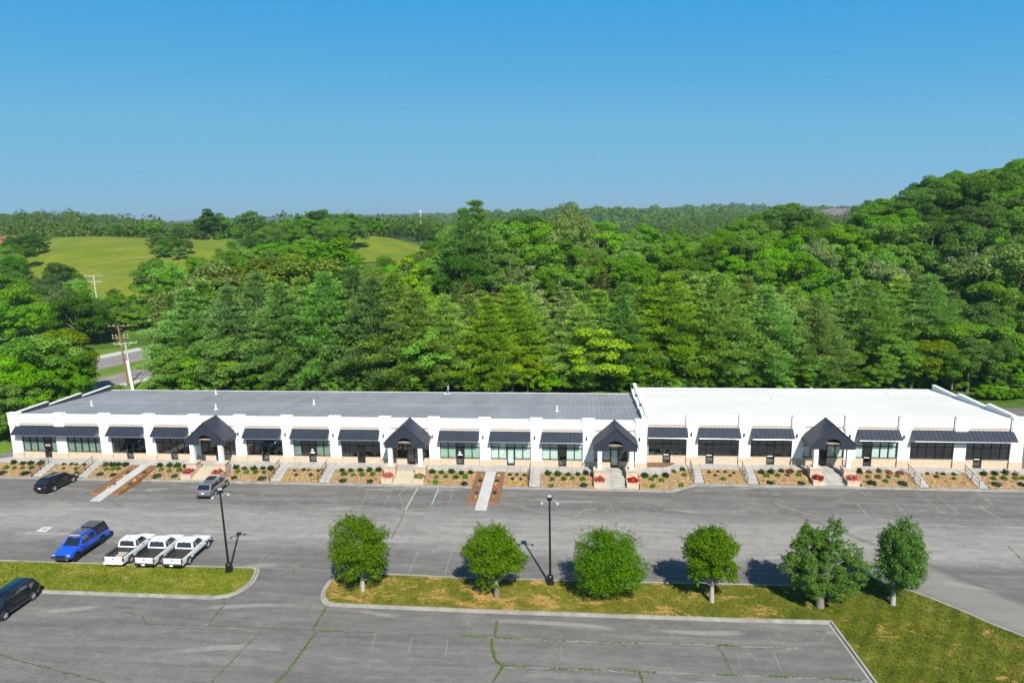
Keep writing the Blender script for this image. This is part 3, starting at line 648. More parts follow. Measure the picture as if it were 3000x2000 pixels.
# ------------------------------------------------------------------ the two wings
def wing(name, x0, x1, y0, dz, piers, bays, depth_y, zr0, zr1, label, roofmat, lastside):
    B = empty(name, ((x0+x1)/2, y0, WZ), label, 'building')
    Z = lambda z: z+dz
    zs, zw0, zw1, ztr, zb0, zb1, zp = WZ, Z(1.53), Z(3.52), Z(3.04), Z(5.2), Z(5.42), Z(6.48)
    # piers
    for i, (a, b) in enumerate(piers):
        mb = MB(); mb.box(a, b, y0-.15, y0+.3, Z(1.46), Z(5.10)); mb.build('pier', M['white_brick'], B)
        MB().box(a-.04, b+.04, y0-.2, y0+.32, WZ, Z(1.46)).build('pier_base', M['tan_brick'], B)
        mb = MB(); mb.box(a-.03, b+.03, y0-.2, y0+.34, Z(5.10), Z(6.66)); mb.box(a-.08, b+.08, y0-.25, y0+.4, Z(6.66), Z(6.75)); mb.build('pier_head', M['white_stucco'], B)
        mb = MB(); mb.box(a-.01, b+.01, y0-.165, y0-.15, Z(3.50), Z(3.55)); mb.box(a-.01, b+.01, y0-.165, y0-.15, Z(3.06), Z(3.11)); mb.build('accent_course', M['brown_brick'], B)
    # wall between the piers
    for (a, b, spec) in bays:
        MB().box(a, b, y0+.02, y0+.3, Z(3.6), zb0).build('wall', M['white_brick'], B)
        MB().box(a, b, y0+.0, y0+.3, zb0, zb1).build('brick_band', M['brown_brick'], B)
        MB().box(a, b, y0+.02, y0+.32, zb1, zp).build('parapet', M['white_stucco'], B)
        MB().box(a, b, y0-.03, y0+.36, zp, zp+.07).build('coping', M['white_trim'], B)
        nP = 5; pw = (b-a)/nP; door = spec.get('door')
        yf = y0+.10
        # stone dado
        if door is not None: da, db = a+pw*door, a+pw*(door+1)
        for p, q in ([(a, b)] if door is None else [(a, da), (db, b)]):
            if q-p < .05: continue
            MB().box(p, q, y0, y0+.28, WZ, zw0).build('stone_dado', M['tan_brick'], B)
            MB().box(p, q, y0-.03, y0+.09, zw0, zw0+.05).build('window_sill', M['tan_brick'], B)
        wn = MB(); fr = .05
        wn.box(a, b, yf-.04, yf+.06, zw1, Z(3.6))
        wn.box(a, b, yf-.041, yf+.061, ztr-.035, ztr+.035)
        for k in range(nP+1):
            x = a+pw*k; z0 = zw0+.05
            if door is not None and k in (door, door+1): z0 = WZ+.01
            wn.box(max(a, x-fr/2-.012), min(b, x+fr/2+.012), yf-.05, yf+.07, z0, zw1)
        for p, q in ([(a, b)] if door is None else [(a, da), (db, b)]):
            if q-p > .05: wn.box(p, q, yf-.045, yf+.065, zw0+.05, zw0+.11)
        W_ = wn.build('window', M['black_frame'], B)
        g = MB()
        for k in range(nP):
            xa, xb = a+pw*k+.04, a+pw*(k+1)-.04
            g.add([(xa, yf+.01, ztr+.03), (xb, yf+.01, ztr+.03), (xb, yf+.01, zw1), (xa, yf+.01, zw1)], [(0, 1, 2, 3)])
            if k != door: g.add([(xa, yf+.01, zw0+.1), (xb, yf+.01, zw0+.1), (xb, yf+.01, ztr-.03), (xa, yf+.01, ztr-.03)], [(0, 1, 2, 3)])
        g.build('pane', M['shop_glass'], W_, fix=False)
        bl = spec.get('blind')
        if bl:
            g = MB(); r = random.Random(int(a*10))
            for k in spec.get('bp', range(nP)):
                if k == door and not spec.get('bd'): continue
                xa, xb = a+pw*k+.05, a+pw*(k+1)-.05; s = 24
                z0 = zw0+.12 if k != door else WZ+.25
                for i in range(8):
                    sx = (xb-xa)/8; g.add([(xa+sx*i, yf+.10+.03*(i % 2), z0), (xa+sx*(i+1), yf+.10+.03*((i+1) % 2), z0), (xa+sx*(i+1), yf+.10+.03*((i+1) % 2), zw1-.03), (xa+sx*i, yf+.10+.03*(i % 2), zw1-.03)], [(0, 1, 2, 3)])
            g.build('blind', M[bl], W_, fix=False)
        if door is not None:
            xa, xb = da+.04, db-.04; t = .085
            d = MB(); d.box(xa, xb, yf-.03, yf+.03, WZ+.01, WZ+.2); d.box(xa, xb, yf-.03, yf+.03, ztr-.13, ztr-.036)
            d.box(xa, xa+t, yf-.03, yf+.03, WZ+.2, ztr-.13); d.box(xb-t, xb, yf-.03, yf+.03, WZ+.2, ztr-.13)
            D = d.build('door', M['black_frame'], B)
            MB().add([(xa+t, yf, WZ+.2), (xb-t, yf, WZ+.2), (xb-t, yf, ztr-.13), (xa+t, yf, ztr-.13)], [(0, 1, 2, 3)]).build('door_pane', M['door_dark'] if spec.get('dd') else M['shop_glass'], D, fix=False)
            if spec.get('bar'): MB().box(xa+t, xb-t-.1, yf-.06, yf-.03, WZ+1.0, WZ+1.08).build('push_bar', M['sign_white'], D)
            else: MB().box(xa+t-.05, xa+t-.02, yf-.08, yf-.03, WZ+.85, WZ+1.25).build('handle', M['silver_metal'], D)
            if spec.get('sign') == 'red':
                MB().box(xa+.12, xb-.1, yf-.045, yf-.032, WZ+1.55, WZ+1.72).build('notice', M['sign_white'], D)
                MB().box(xa+.16, xb-.14, yf-.05, yf-.0455, WZ+1.59, WZ+1.67).build('notice_stripe', M['sign_red'], D)
            if spec.get('sign') == 'white':
                MB().box(xa+.17, xb-.17, yf-.045, yf-.032, WZ+1.15, WZ+1.32).build('notice', M['sign_white'], D)
                MB().tube([(xa+.42, yf-.045, WZ+1.55), (xa+.42, yf-.032, WZ+1.55)], .13, 14).build('round_notice', M['sign_white'], D)
    # shop interiors: one long room shell
    xa, xb = x0+.3, x1-.3
    mb = MB(); mb.add([(xa, y0+4, WZ), (xb, y0+4, WZ), (xb, y0+4, Z(3.7)), (xa, y0+4, Z(3.7)), (xa, y0+.31, WZ), (xb, y0+.31, WZ), (xa, y0+.31, Z(3.7)), (xb, y0+.31, Z(3.7))],
        [(0, 1, 2, 3), (4, 5, 1, 0), (6, 3, 2, 7), (4, 0, 3, 6), (5, 7, 2, 1)]); 
    for (p, q) in piers[:-1]: mb.box((p+q)/2-.06, (p+q)/2+.06, y0+.32, y0+3.99, WZ+.001, Z(3.699))
    mb.build('shop_interior', M['interior'], B, fix=False)
    # side and back walls
    mb = MB()
    n = 3
    for side in (-1, 1):
        if side == lastside: continue
        xs = x0+.03 if side < 0 else x1-.38
        for k in range(n):
            ya = y0+.33+(depth_y-y0-.33)*k/n; yb = y0+.33+(depth_y-y0-.33)*(k+1)/n-.0
            zt = Z(6.35)-dz-(zr0-zr1)*k/n*.98+dz*1.0
            mb.box(xs, xs+.35, ya, yb, WZ-.7, zt)
            MB().box(xs-.05, xs+.42, ya, yb+.03, zt, zt+.09).build('coping', M['white_trim'], B)
            xi = xs+.352 if side < 0 else xs-.03
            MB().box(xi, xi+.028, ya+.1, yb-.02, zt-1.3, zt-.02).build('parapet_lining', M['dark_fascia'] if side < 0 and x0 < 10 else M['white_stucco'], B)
    mb.box(x0+.05, x1-.05, depth_y-.3, depth_y, WZ-.7, zr1-.25)
    mb.build('side_wall', M['white_stucco'], B)
    # roof
    xr0, xr1 = x0+.36, x1-.36
    if lastside == 1: xr1 = x1-.02
    if lastside == -1: xr0 = x0+.02
    mb = MB(); mb.hexa([(xr0, y0+.33, zr0-.2), (xr1, y0+.33, zr0-.2), (xr1, depth_y+.1, zr1-.2), (xr0, depth_y+.1, zr1-.2)], [(xr0, y0+.33, zr0), (xr1, y0+.33, zr0), (xr1, depth_y+.1, zr1), (xr0, depth_y+.1, zr1)])
    Rf = mb.build('roof', M[roofmat], B)
    if roofmat == 'grey_metal_roof':
        mb = MB(); x = xr0+.3
        while x < xr1-.1:
            mb.hexa([(x-.02, y0+.34, zr0), (x+.02, y0+.34, zr0), (x+.02, depth_y+.1, zr1), (x-.02, depth_y+.1, zr1)], [(x-.012, y0+.34, zr0+.035), (x+.012, y0+.34, zr0+.035), (x+.012, depth_y+.1, zr1+.035), (x-.012, depth_y+.1, zr1+.035)]); x += .61
        mb.build('standing_seams', M['grey_metal_roof'], Rf)
    MB().box(xr0, xr1, depth_y+.1, depth_y+.24, zr1-.16, zr1+.03).build('gutter', M['white_trim'], Rf)
    return B, Rf
def awning(B, a, b, y0, dz):
    z1, z0, out = 5.12+dz, 4.13+dz, 1.12
    A = MB().hexa([(a, y0-out, z0), (b, y0-out, z0), (b, y0-.0, z1-.04), (a, y0-.0, z1-.04)], [(a, y0-out, z0+.04), (b, y0-out, z0+.04), (b, y0-.0, z1), (a, y0-.0, z1)]).build('awning', M['black_metal'], B)
    mb = MB(); n = max(3, round((b-a)/.47)); 
    for k in range(n+1):
        x = a+(b-a)*k/n; x = min(max(x, a+.02), b-.02)
        mb.hexa([(x-.018, y0-out, z0+.041), (x+.018, y0-out, z0+.041), (x+.018, y0-.0, z1+.001), (x-.018, y0-.0, z1+.001)], [(x-.012, y0-out, z0+.085), (x+.012, y0-out, z0+.085), (x+.012, y0-.0, z1+.045), (x-.012, y0-.0, z1+.045)])
    mb.build('awning_ribs', M['black_frame'], A)
    mb = MB(); mb.tube([(a, y0-out+.02, z0-.05), (b, y0-out+.02, z0-.05)], .018, 5)
    for k in range(int((b-a)/1.15)+1):
        x = a+.1+k*(b-a-.2)/max(1, int((b-a)/1.15))
        mb.tube([(x, y0-out+.02, z0-.05), (x, y0+.02, z0-.05)], .018, 5); mb.tube([(x, y0-out+.06, z0-.02), (x, y0+.02, z1-.12)], .015, 5)
    mb.tube([(a, y0-.6, z0-.05), (b, y0-.6, z0-.05)], .015, 5)
    mb.build('awning_frame', M['silver_metal'], A)
def portico(B, xc, y0, dz=0.0):
    h = 2.43; yf = y0-3.1; zb, ze, za = 3.86, 4.42, 6.58; S = 0
    N = 14; aw = .80
    arch = []
    # gable front with an arched cut: polygon walked round
    pts = [(xc-h, zb), (xc-h, ze), (xc, za), (xc+h, ze), (xc+h, zb), (xc+aw, zb)]
    for k in range(N+1):
        t = math.pi*k/N; pts.append((xc+aw*math.cos(t), 4.55+.52*math.sin(t)))
    pts.append((xc-aw, zb))
    P = MB()
    # triangulated strips so the concave front is clean: build as quads between arch/outline
    def top(x): return ze+(za-ze)*(1-abs(x-xc)/h)
    def bot(x): return zb if abs(x-xc) >= aw-1e-6 else 4.55+.52*math.sqrt(max(0, 1-((x-xc)/aw)**2))
    xs = sorted(set([xc-h, xc-1.7, xc-aw-.001, xc+aw+.001, xc+1.7, xc+h, xc]+[xc+aw*math.cos(math.pi*k/N) for k in range(N+1)]))
    for xa, xb in zip(xs[:-1], xs[1:]):
        ba = zb if xa <= xc-aw or xa >= xc+aw-1e-6 and xb > xc+aw else bot(xa); bb = zb if xb >= xc+aw+.0005 or xb <= xc-aw-.0005 else bot(xb)
        P.extr_y([(xa, ba), (xb, bb), (xb, top(xb)), (xa, top(xa))], yf, yf+.12)
    G = P.build('gable_front', M['black_metal'], B)
    mb = MB(); x = xc-h+.2
    while x < xc+h-.05:
        b_ = bot(x)+.01 if abs(x-xc) < aw else zb
        mb.box(x-.015, x+.015, yf-.035, yf-.001, b_, top(x)-.03); x += .405
    mb.build('gable_battens', M['black_trim_lit'], G)
    # side skirts
    mb = MB()
    for s in (-1, 1):
        xs_ = xc+s*h; mb.box(min(xs_, xs_-s*.08), max(xs_, xs_-s*.08), yf+.121, y0, zb, ze-.03)
    mb.build('side_skirt', M['black_metal'], B)
    Rr = MB()
    for s in (-1, 1):
        e = (xc+s*(h+.12), ze-.07); a = (xc, za+.04)
        Rr.add([(e[0], yf-.1, e[1]), (a[0], yf-.1, a[1]), (a[0], y0+.02, a[1]), (e[0], y0+.02, e[1]), (e[0], yf-.1, e[1]+.06), (a[0], yf-.1, a[1]+.07), (a[0], y0+.02, a[1]+.07), (e[0], y0+.02, e[1]+.06)],
               [(0, 1, 2, 3), (4, 7, 6, 5), (0, 4, 5, 1), (3, 2, 6, 7), (0, 3, 7, 4)])
    RR = Rr.build('porch_roof', M['black_metal'], B)
    mb = MB(); n = 8
    for s in (-1, 1):
        for k in range(n+1):
            y = yf-.08+(y0+.05-yf)*k/n; e = (xc+s*(h+.12), ze-.01); a = (xc, za+.11)
            mb.hexa([(e[0], y-.016, e[1]), (a[0], y-.016, a[1]), (a[0], y+.016, a[1]), (e[0], y+.016, e[1])], [(e[0], y-.016, e[1]+.055), (a[0], y-.016, a[1]+.055), (a[0], y+.016, a[1]+.055), (e[0], y+.016, e[1]+.055)])
            mb.box(e[0]-.03, e[0]+.03, y-.03, y+.03, e[1]-.25, e[1]+.03)
    mb.box(xc-.06, xc+.06, yf-.1, y0+.02, za+.105, za+.16)
    mb.build('roof_seams', M['black_trim_lit'], RR)
    MB().box(xc-h+.09, xc+h-.09, yf+.13, y0, zb+.62, zb+.66).build('porch_ceiling', M['brown_brick'], B)
    for s in (-1, 1):
        cx_ = xc+s*1.80
        MB().box(cx_-.24, cx_+.24, yf+.02, yf+.5, 1.73, zb+.6).build('column', M['white_stucco'], B)
        px = xc+s*1.84
        MB().box(px-.64, px+.64, yf-.35, yf+.75, .0, 1.58).build('pedestal', M['tan_brick'], B)
        MB().box(px-.71, px+.71, yf-.42, yf+.82, 1.58, 1.72).build('pedestal_cap', M['concrete_warm'], B)
g1 = dict(blind='blind_green_dim'); w1 = dict(blind='blind_white')
specL = [dict(door=3, sign='red', dd=1, **g1), dict(**g1), dict(door=2), dict(door=2), dict(door=2), dict(door=2), dict(door=2, sign='white', blind='blind_green_dim', bp=[3, 4, 0]), dict(door=2, dd=1),
         dict(door=2), dict(door=2, sign='white', blind='blind_mid'), dict(door=2, bd=1, **w1), dict(door=2, **w1), dict(door=2, bd=1, bp=[0, 1, 2, 4], **w1)]
specR = [dict(door=2, bar=1), dict(door=1, bar=1), dict(door=2, bar=1), dict(door=2, dd=1, **w1), dict(door=1, bar=1, **w1), dict(), dict(door=1, bar=1)]
baysL = [(LX[i][1], LX[i+1][0], specL[i]) for i in range(13)]
RX_all = [(80.3, 80.5)]+RX
baysR = [(80.5, 85.16, specR[0])]+[(RX[i][1], RX[i+1][0], specR[i+1]) for i in range(6)]
BL, RoofL = wing('shop_building', -1.1, 80.3, 0.0, 0.0, LX, baysL, 19.4, 6.15, 4.75, 'long low white brick shop wing with grey metal roof and three black gabled porches', 'grey_metal_roof', 99)
BR, RoofR = wing('shop_building', 80.32, 122.95, RY, .2, RX, baysR, 22.0, 6.35, 5.0, 'white brick shop wing with flat white roof and one black gabled porch, right end', 'white_membrane_roof', 98)
for (a, b) in [(.1, 11.55)]+[(LX[i][1]-.02, LX[i+1][0]+.02) for i in (2, 3, 5, 6, 7, 9, 10, 11)]: awning(BL, a, b, -.02, 0)
for (a, b) in [(80.48, 85.2)]+[(RX[i][1]-.02, RX[i+1][0]+.02) for i in (0, 1, 3)]+[(110.6, 121.7)]: awning(BR, a, b, RY-.02, .2)
for i, (xc, y0) in enumerate(PORT): portico(BL if i < 3 else BR, xc, y0)
# wall lamps on the piers
for a, b in LX[4:]:
    if a > 78: pass
    x = (a+b)/2-.2
    mb = MB(); mb.box(x-.06, x+.06, -.27, -.151, 4.2, 4.62); mb.lathe([(.09, 0), (.09, .12), (.03, .18)], (x, -.3, 4.35), n=8); mb.build('wall_lamp', M['pole_black'], BL)
for a, b in RX[:-1]:
    x = (a+b)/2-.15
    mb = MB(); mb.box(x-.06, x+.06, RY-.27, RY-.151, 4.3, 4.72); mb.lathe([(.09, 0), (.09, .12), (.03, .18)], (x, RY-.3, 4.45), n=8); mb.build('wall_lamp', M['pole_black'], BR)
# grey strips added for the shaded left edges of the white wing's piers
for a, b in RX: MB().box(a-.16, a-.06, RY-.16, RY-.04, Z0 if False else 5.3, 6.85).build('pier_shade_strip', M['dish_grey'], BR)
def roof_z(Y, y0, dy, z0, z1): return z0+(z1-z0)*(Y-y0)/(dy-y0)
def vent(px, py, right):
    y0, dy, z0, z1 = (RY, 22.0, 6.35, 5.0) if right else (0, 19.4, 6.15, 4.75)
    P = None
    for k in range(60):
        Y = y0+(dy-y0)*k/59; q = aty(px, py, Y)
        if q[2] <= roof_z(Y, y0, dy, z0, z1)+.02: P = q; break
    if P is None: P = aty(px, py, dy-.4); P[2] = roof_z(dy-.4, y0, dy, z0, z1)
    mb = MB(); mb.tube([(P[0], P[1], P[2]-.05), (P[0], P[1], P[2]+.75)], .09, 10); mb.lathe([(.3, 0), (.3, .03), (.12, .12)], (P[0], P[1], P[2]), n=12)
    mb.build('vent_pipe', M['pipe_white'], RoofR if right else RoofL, smooth=True)
for x, y in ((269, 1189), (633, 1199), (633, 1155), (920, 1185), (1632, 1205)): vent(x, y, False)
for x, y in ((1987, 1150), (2376, 1150), (2268, 1170), (2609, 1154), (2345, 1215)): vent(x, y, True)
P = aty(1310, 1153, 18.5); zr = roof_z(18.5, 0, 19.4, 6.15, 4.75)
mb = MB(); mb.tube([(P[0], 18.5, zr), (P[0], 18.5, zr+.55), (P[0]+.1, 18.3, zr+.8)], .04, 8)
mb.lathe([(.02, 0), (.2, .03), (.36, .1), (.45, .18), (.46, .19)], (P[0]+.1, 18.25, zr+.95), 'x', 16); mb.box(P[0]-.5, P[0]+.5, 18.2, 18.8, zr+.0, zr+.06)
mb.build('satellite_dish', M['dish_grey'], RoofL, smooth=True)

# porch steps, planters and their flowers
pn = ['first', 'second', 'third', 'fourth']
for i, (xc, y0) in enumerate(PORT):
    mb = MB(); mb.box(xc-1.19, xc+1.19, y0-2.35, y0-2.001, .3, WZ-.004); tag(mb.build('porch_landing', M['concrete_warm'] if i in (0, 2) else M['concrete']), kind='structure')
    steps(xc-1.19, xc+1.19, y0-2.35, y0-(4.95 if i < 3 else 4.75), 5, M['concrete_warm'] if i < 2 else M['concrete'], f'wide concrete steps rising to the {pn[i]} gabled porch from the left', 'steps', 'wide steps of the gabled porches')
    for s in (-1, 1):
        px = xc+s*1.84; yb = y0-3.455; yf = y0-(4.85 if i < 3 else 4.72); t = .13
        e = empty('brick_planter', (px, (yb+yf)/2, 0), f'tan brick planter {"left" if s < 0 else "right"} of the {pn[i]} gabled porch, counted from the left', 'planter', 'brick planters by the porch steps')
        mb = MB(); mb.box(px-.66, px+.66, yf, yf+t, .006, .74); mb.box(px-.66, px-.66+t, yf+t, yb, .006, .74); mb.box(px+.66-t, px+.66, yf+t, yb, .006, .74); mb.build('planter_wall', M['tan_brick'], e)
        mb = MB(); mb.box(px-.69, px+.69, yf-.03, yf+t+.01, .74, .80); mb.box(px-.69, px-.66+t+.01, yf+t+.012, yb, .74, .80); mb.box(px+.66-t-.01, px+.69, yf+t+.012, yb, .74, .80); mb.build('planter_coping', M['concrete_warm'], e)
        MB().box(px-.66+t+.002, px+.66-t-.002, yf+t+.002, yb-.003, .01, .68).build('soil', M['mulch'], e)

# ------------------------------------------------------------------ foliage meshes (numpy)
def leaf_mesh(name, C, Nn, S, mat, aspect=1.0, mats=None, mi=None, rs=None):
    """C centres, Nn normals, S sizes -> quads"""
    n = len(C); rs = rs or np.random.RandomState(1)
    Nn = Nn/np.maximum(1e-6, np.linalg.norm(Nn, axis=1))[:, None]
    a = rs.normal(size=(n, 3)); u = np.cross(Nn, a); u /= np.maximum(1e-6, np.linalg.norm(u, axis=1))[:, None]; v = np.cross(Nn, u)
    S = np.asarray(S)[:, None]*.5
    V = np.stack([C-u*S*aspect-v*S*.25, C-v*S+u*S*.1*aspect, C+u*S*aspect+v*S*.2, C+v*S], 1).reshape(-1, 3)
    return quads(name, V, mat, mi)
def quads(name, V, mat, mi=None):
    n = len(V)//4; me = bpy.data.meshes.new(name)
    me.vertices.add(n*4); me.vertices.foreach_set('co', V.astype(np.float32).ravel())
    me.loops.add(n*4); me.loops.foreach_set('vertex_index', np.arange(n*4, dtype=np.int32))
    me.polygons.add(n); me.polygons.foreach_set('loop_start', np.arange(0, n*4, 4, dtype=np.int32)); me.polygons.foreach_set('loop_total', np.full(n, 4, dtype=np.int32))
    for q in (mat if isinstance(mat, (list, tuple)) else [mat]): me.materials.append(q)
    if mi is not None: me.polygons.foreach_set('material_index', mi.astype(np.int32))
    me.update(); me.validate(); return me
def sph(rs, n):
    v = rs.normal(size=(n, 3)); return v/np.linalg.norm(v, axis=1)[:, None]
def decid_crown(seed, n, ell, leaf, lobes=46, lobe_r=(.16, .30), full=False):
    """ell: list of (cx,cy,cz,rx,ry,rz); returns centres, normals, sizes. lobes are clumps carried on the envelope"""
    rs = np.random.RandomState(seed); LC = []; LR = []
    for (cx_, cy_, cz_, rx, ry, rz) in ell:
        k = max(6, int(lobes*(rx*rz)/sum(e[3]*e[5] for e in ell)))
        d = sph(rs, k); d[:, 2] = np.where(d[:, 2] < (-.55 if not full else -2), -d[:, 2], d[:, 2])
        rad = (.50+.42*rs.rand(k) if not full else .35+.57*rs.rand(k)**.6)*(1+.10*np.sin(d[:, 0]*4+seed)+.10*np.cos(d[:, 1]*5+d[:, 2]*3+seed*2))
        LC.append(np.c_[cx_+d[:, 0]*rx*rad, cy_+d[:, 1]*ry*rad, cz_+d[:, 2]*rz*rad]); LR.append((lobe_r[0]+(lobe_r[1]-lobe_r[0])*rs.rand(k))*min(rx, rz)*1.15)
    LC = np.concatenate(LC); LR = np.concatenate(LR)
    p = LR**2; idx = rs.choice(len(LC), n, p=p/p.sum())
    d = sph(rs, n); flip = (d[:, 2] < -.1) & (rs.rand(n) < .75); d[flip, 2] *= -1
    rr = np.where(rs.rand(n) < .8, .82+.26*rs.rand(n), rs.rand(n)**.5)
    sc = np.array([1.0, 1.0, .78])
    C = LC[idx]+d*sc*(LR[idx]*rr)[:, None]
    N = d+.55*rs.normal(size=(n, 3)); N[:, 2] += .35
    return C, N, leaf*(.65+.7*rs.rand(n)), LC, LR
def branch_mesh(name, h, r, targets, mat, z_fork=.3, seed=0, n=6):
    rs = random.Random(seed); mb = MB()
    mb.tube([(0, 0, -.15), (0.02*h*rs.uniform(-1, 1)*.3, 0, h*.18), (.015*h*rs.uniform(-1, 1), .015*h*rs.uniform(-1, 1), h*.45), (.02*h*rs.uniform(-1, 1), .02*h*rs.uniform(-1, 1), h*.8)], [r*1.25, r, r*.7, r*.2], n)
    for t in targets:
        t = Vector(t); z0 = min(h*(z_fork+rs.random()*.3), max(h*z_fork*.8, t.z*.75)); mid = Vector((t.x*.45, t.y*.45, (z0+t.z)*.5+.02*h*rs.uniform(-1, 1)))
        mb.tube([(0, 0, z0), mid, t], [r*.45, r*.28, r*.08], 4)
    me = mb.build(name, mat, smooth=True); me_ = me.data; bpy.data.objects.remove(me); return me_
CROWN = {}; TRUNK = {}; LOWC = {}
def unit_decid(key, seed, mat, n, leaf, kind='round'):
    if kind == 'round': ell = [(0, 0, .60, .39, .39, .38), (.10, .03, .36, .34, .34, .28), (-.12, -.05, .30, .28, .28, .24)]
    elif kind == 'tall': ell = [(0, 0, .60, .29, .29, .40), (-.04, .02, .32, .29, .29, .28)]
    elif kind == 'wide': ell = [(0, 0, .62, .46, .44, .35), (.18, .05, .44, .34, .34, .32), (-.20, -.08, .38, .32, .32, .30)]
    elif kind == 'cone': ell = [(0, 0, .34, .34, .34, .26), (0, 0, .55, .25, .25, .28), (0, 0, .78, .14, .14, .24)]
    elif kind == 'bush': ell = [(0, 0, .42, .48, .48, .40), (.3, .1, .32, .34, .34, .3), (-.3, -.1, .3, .34, .34, .3)]
    C, N, S, LC, LR = decid_crown(seed, n, ell, leaf, lobes=58)
    rs = np.random.RandomState(seed+5)
    CROWN[key] = leaf_mesh('crown', C, N, S, mat, .8, rs=rs)
    LOWC[key] = leaf_mesh('crown', C[::8], N[::8], S[::8]*2.4, mat, .8, rs=rs)
    TRUNK[key] = branch_mesh('trunk', .95, .022, [LC[i] for i in range(0, len(LC), 5)], M['bark'], .22, seed)
def unit_pine(key, seed, mat, n, broad=.30, tiers=15, flat=.30, leaf=.034, top=1.0, kink=0.0):
    """white pine: whorls of long level boughs carrying flat feathery plumes"""
    rs = np.random.RandomState(seed); PC = []; PR = []; targets = []
    for t in range(tiers):
        f = t/(tiers-1); z = .10+.86*f*top
        L = broad*(1-f**1.6)*(.78+.4*rs.rand())*(.75 if f < .12 else 1)+.02
        nb = 7 if f < .75 else 5
        a0 = rs.rand()*6.28
        for b_ in range(nb):
            a = a0+b_*6.283/nb+rs.normal()*.2; Lb = L*(.72+.5*rs.rand())
            rise = (.05+.30*f**2)*Lb
            m_ = max(2, int(Lb/.045))
            for k in range(m_):
                s = .25+.75*(k+.5)/m_; w_ = (.045+.030*rs.rand())*(1-.35*f)*(.7+.5*s)
                PC.append([math.cos(a)*Lb*s+rs.normal()*.012, math.sin(a)*Lb*s+rs.normal()*.012, z+rise*s*s*1.2-.018*s*(1-f)+rs.normal()*.008]); PR.append(w_)
            targets.append((math.cos(a)*Lb*.9, math.sin(a)*Lb*.9, z+rise*.7))
    PC.append([0, 0, .965*top+.02]); PR.append(.03)
    PC = np.array(PC); PR = np.array(PR)
    idx = rs.choice(len(PC), n, p=PR**2/np.sum(PR**2))
    d = sph(rs, n); q = (d[:, 2] < 0) & (rs.rand(n) < .6); d[q, 2] *= -1
    C = PC[idx]+d*np.array([1, 1, flat])*(PR[idx]*(.55+.55*rs.rand(n)))[:, None]
    # needles as slim blades pointing out and up
    out = C*np.array([1, 1, 0]); out /= np.maximum(1e-3, np.linalg.norm(out, axis=1))[:, None]
    dirv = out*.8+d*.6+np.array([0, 0, .55])+.35*rs.normal(size=(n, 3)); dirv /= np.linalg.norm(dirv, axis=1)[:, None]
    side = np.cross(dirv, rs.normal(size=(n, 3))); side /= np.linalg.norm(side, axis=1)[:, None]
    S = (leaf*(.7+.6*rs.rand(n)))[:, None]
    V = np.stack([C-side*S*.17, C+side*S*.17, C+dirv*S+side*S*.08, C+dirv*S-side*S*.08], 1).reshape(-1, 3)
    CROWN[key] = quads('crown', V, mat)
    mb = MB(); mb.tube([(0, 0, -.02), (0, 0, .5), (0, 0, .985*top)], [.016, .011, .002], 6)
    for tg in targets[::2]: mb.tube([(0, 0, tg[2]-.02), tg], [.004, .001], 3)
    o = mb.build('trunk', M['bark'], smooth=True); TRUNK[key] = o.data; bpy.data.objects.remove(o)
for i in range(3):
    unit_pine(f'pineblue{i}', 11+i, M['needle_blue'], 30000, .31+.035*i, 15+i, leaf=.026)
    unit_pine(f'pinegreen{i}', 31+i, M['needle_green'], 30000, .32+.035*i, 14+i, leaf=.026)
for i in range(2): unit_pine(f'pineolive{i}', 51+i, M['needle_olive'], 22000, .30+.03*i, 12, .40, .027)
for nm, mt in (('bright', 'leaf_bright'), ('mid', 'leaf_mid'), ('dark', 'leaf_dark')):
    for i, kd in enumerate(('round', 'wide', 'tall')): unit_decid(f'{nm}{i}', hash(nm) % 1 + {'bright': 100, 'mid': 200, 'dark': 300}[nm]+i, M[mt], 17000, .0215, kd)
unit_decid('lime0', 401, M['leaf_lime'], 13000, .025, 'cone'); unit_decid('lime1', 402, M['leaf_lime'], 14000, .024, 'round')
unit_decid('pale0', 411, M['leaf_pale'], 13000, .024, 'cone'); unit_decid('pale1', 412, M['leaf_pale'], 15000, .022, 'round')
unit_decid('olive0', 421, M['leaf_olive'], 15000, .021, 'round'); unit_decid('olive1', 422, M['leaf_olive'], 16000, .022, 'wide')
for i in range(2): unit_decid(f'bush{i}', 431+i, M[('leaf_mid', 'leaf_bright')[i]], 9000, .036, 'bush')

SPEC = {'pineblue': ('pine_tree', 'feathery blue-green pine', 'pine tree'), 'pinegreen': ('pine_tree', 'layered soft-green pine', 'pine tree'),
        'pineolive': ('pine_tree', 'dull olive pine', 'pine tree'), 'bright': ('deciduous_tree', 'bright green leafy tree', 'tree'), 'mid': ('deciduous_tree', 'mid green leafy tree', 'tree'),
        'dark': ('deciduous_tree', 'dark broad-crowned tree', 'tree'), 'lime': ('deciduous_tree', 'yellow-green young tree', 'tree'), 'pale': ('deciduous_tree', 'pale-tipped tree', 'tree'),
        'olive': ('deciduous_tree', 'olive green tree', 'tree'), 'bush': ('bush', 'dense green bush', 'bush')}
LM = [(170, 'grey roof\'s left end'), (330, 'highway gap'), (480, 'third awning'), (650, 'first gabled porch'), (800, 'fourth awning'), (980, 'door with the white notice'), (1130, 'sixth awning'),
      (1260, 'second gabled porch'), (1400, 'seventh awning'), (1530, 'central ramp'), (1700, 'right lamp post'), (1860, 'third gabled porch'), (2000, 'white roof\'s left end'), (2160, 'fourth small lot tree'),
      (2330, 'twelfth awning'), (2490, 'fourth gabled porch'), (2650, 'sixth small lot tree'), (2820, 'white roof\'s right end'), (9999, 'far right edge')]
def landmark(x):
    for a, b in LM:
        if x < a: return b
fixedH = {}
def pick(opts): return opts[rnd.randrange(len(opts))]
REQ = []
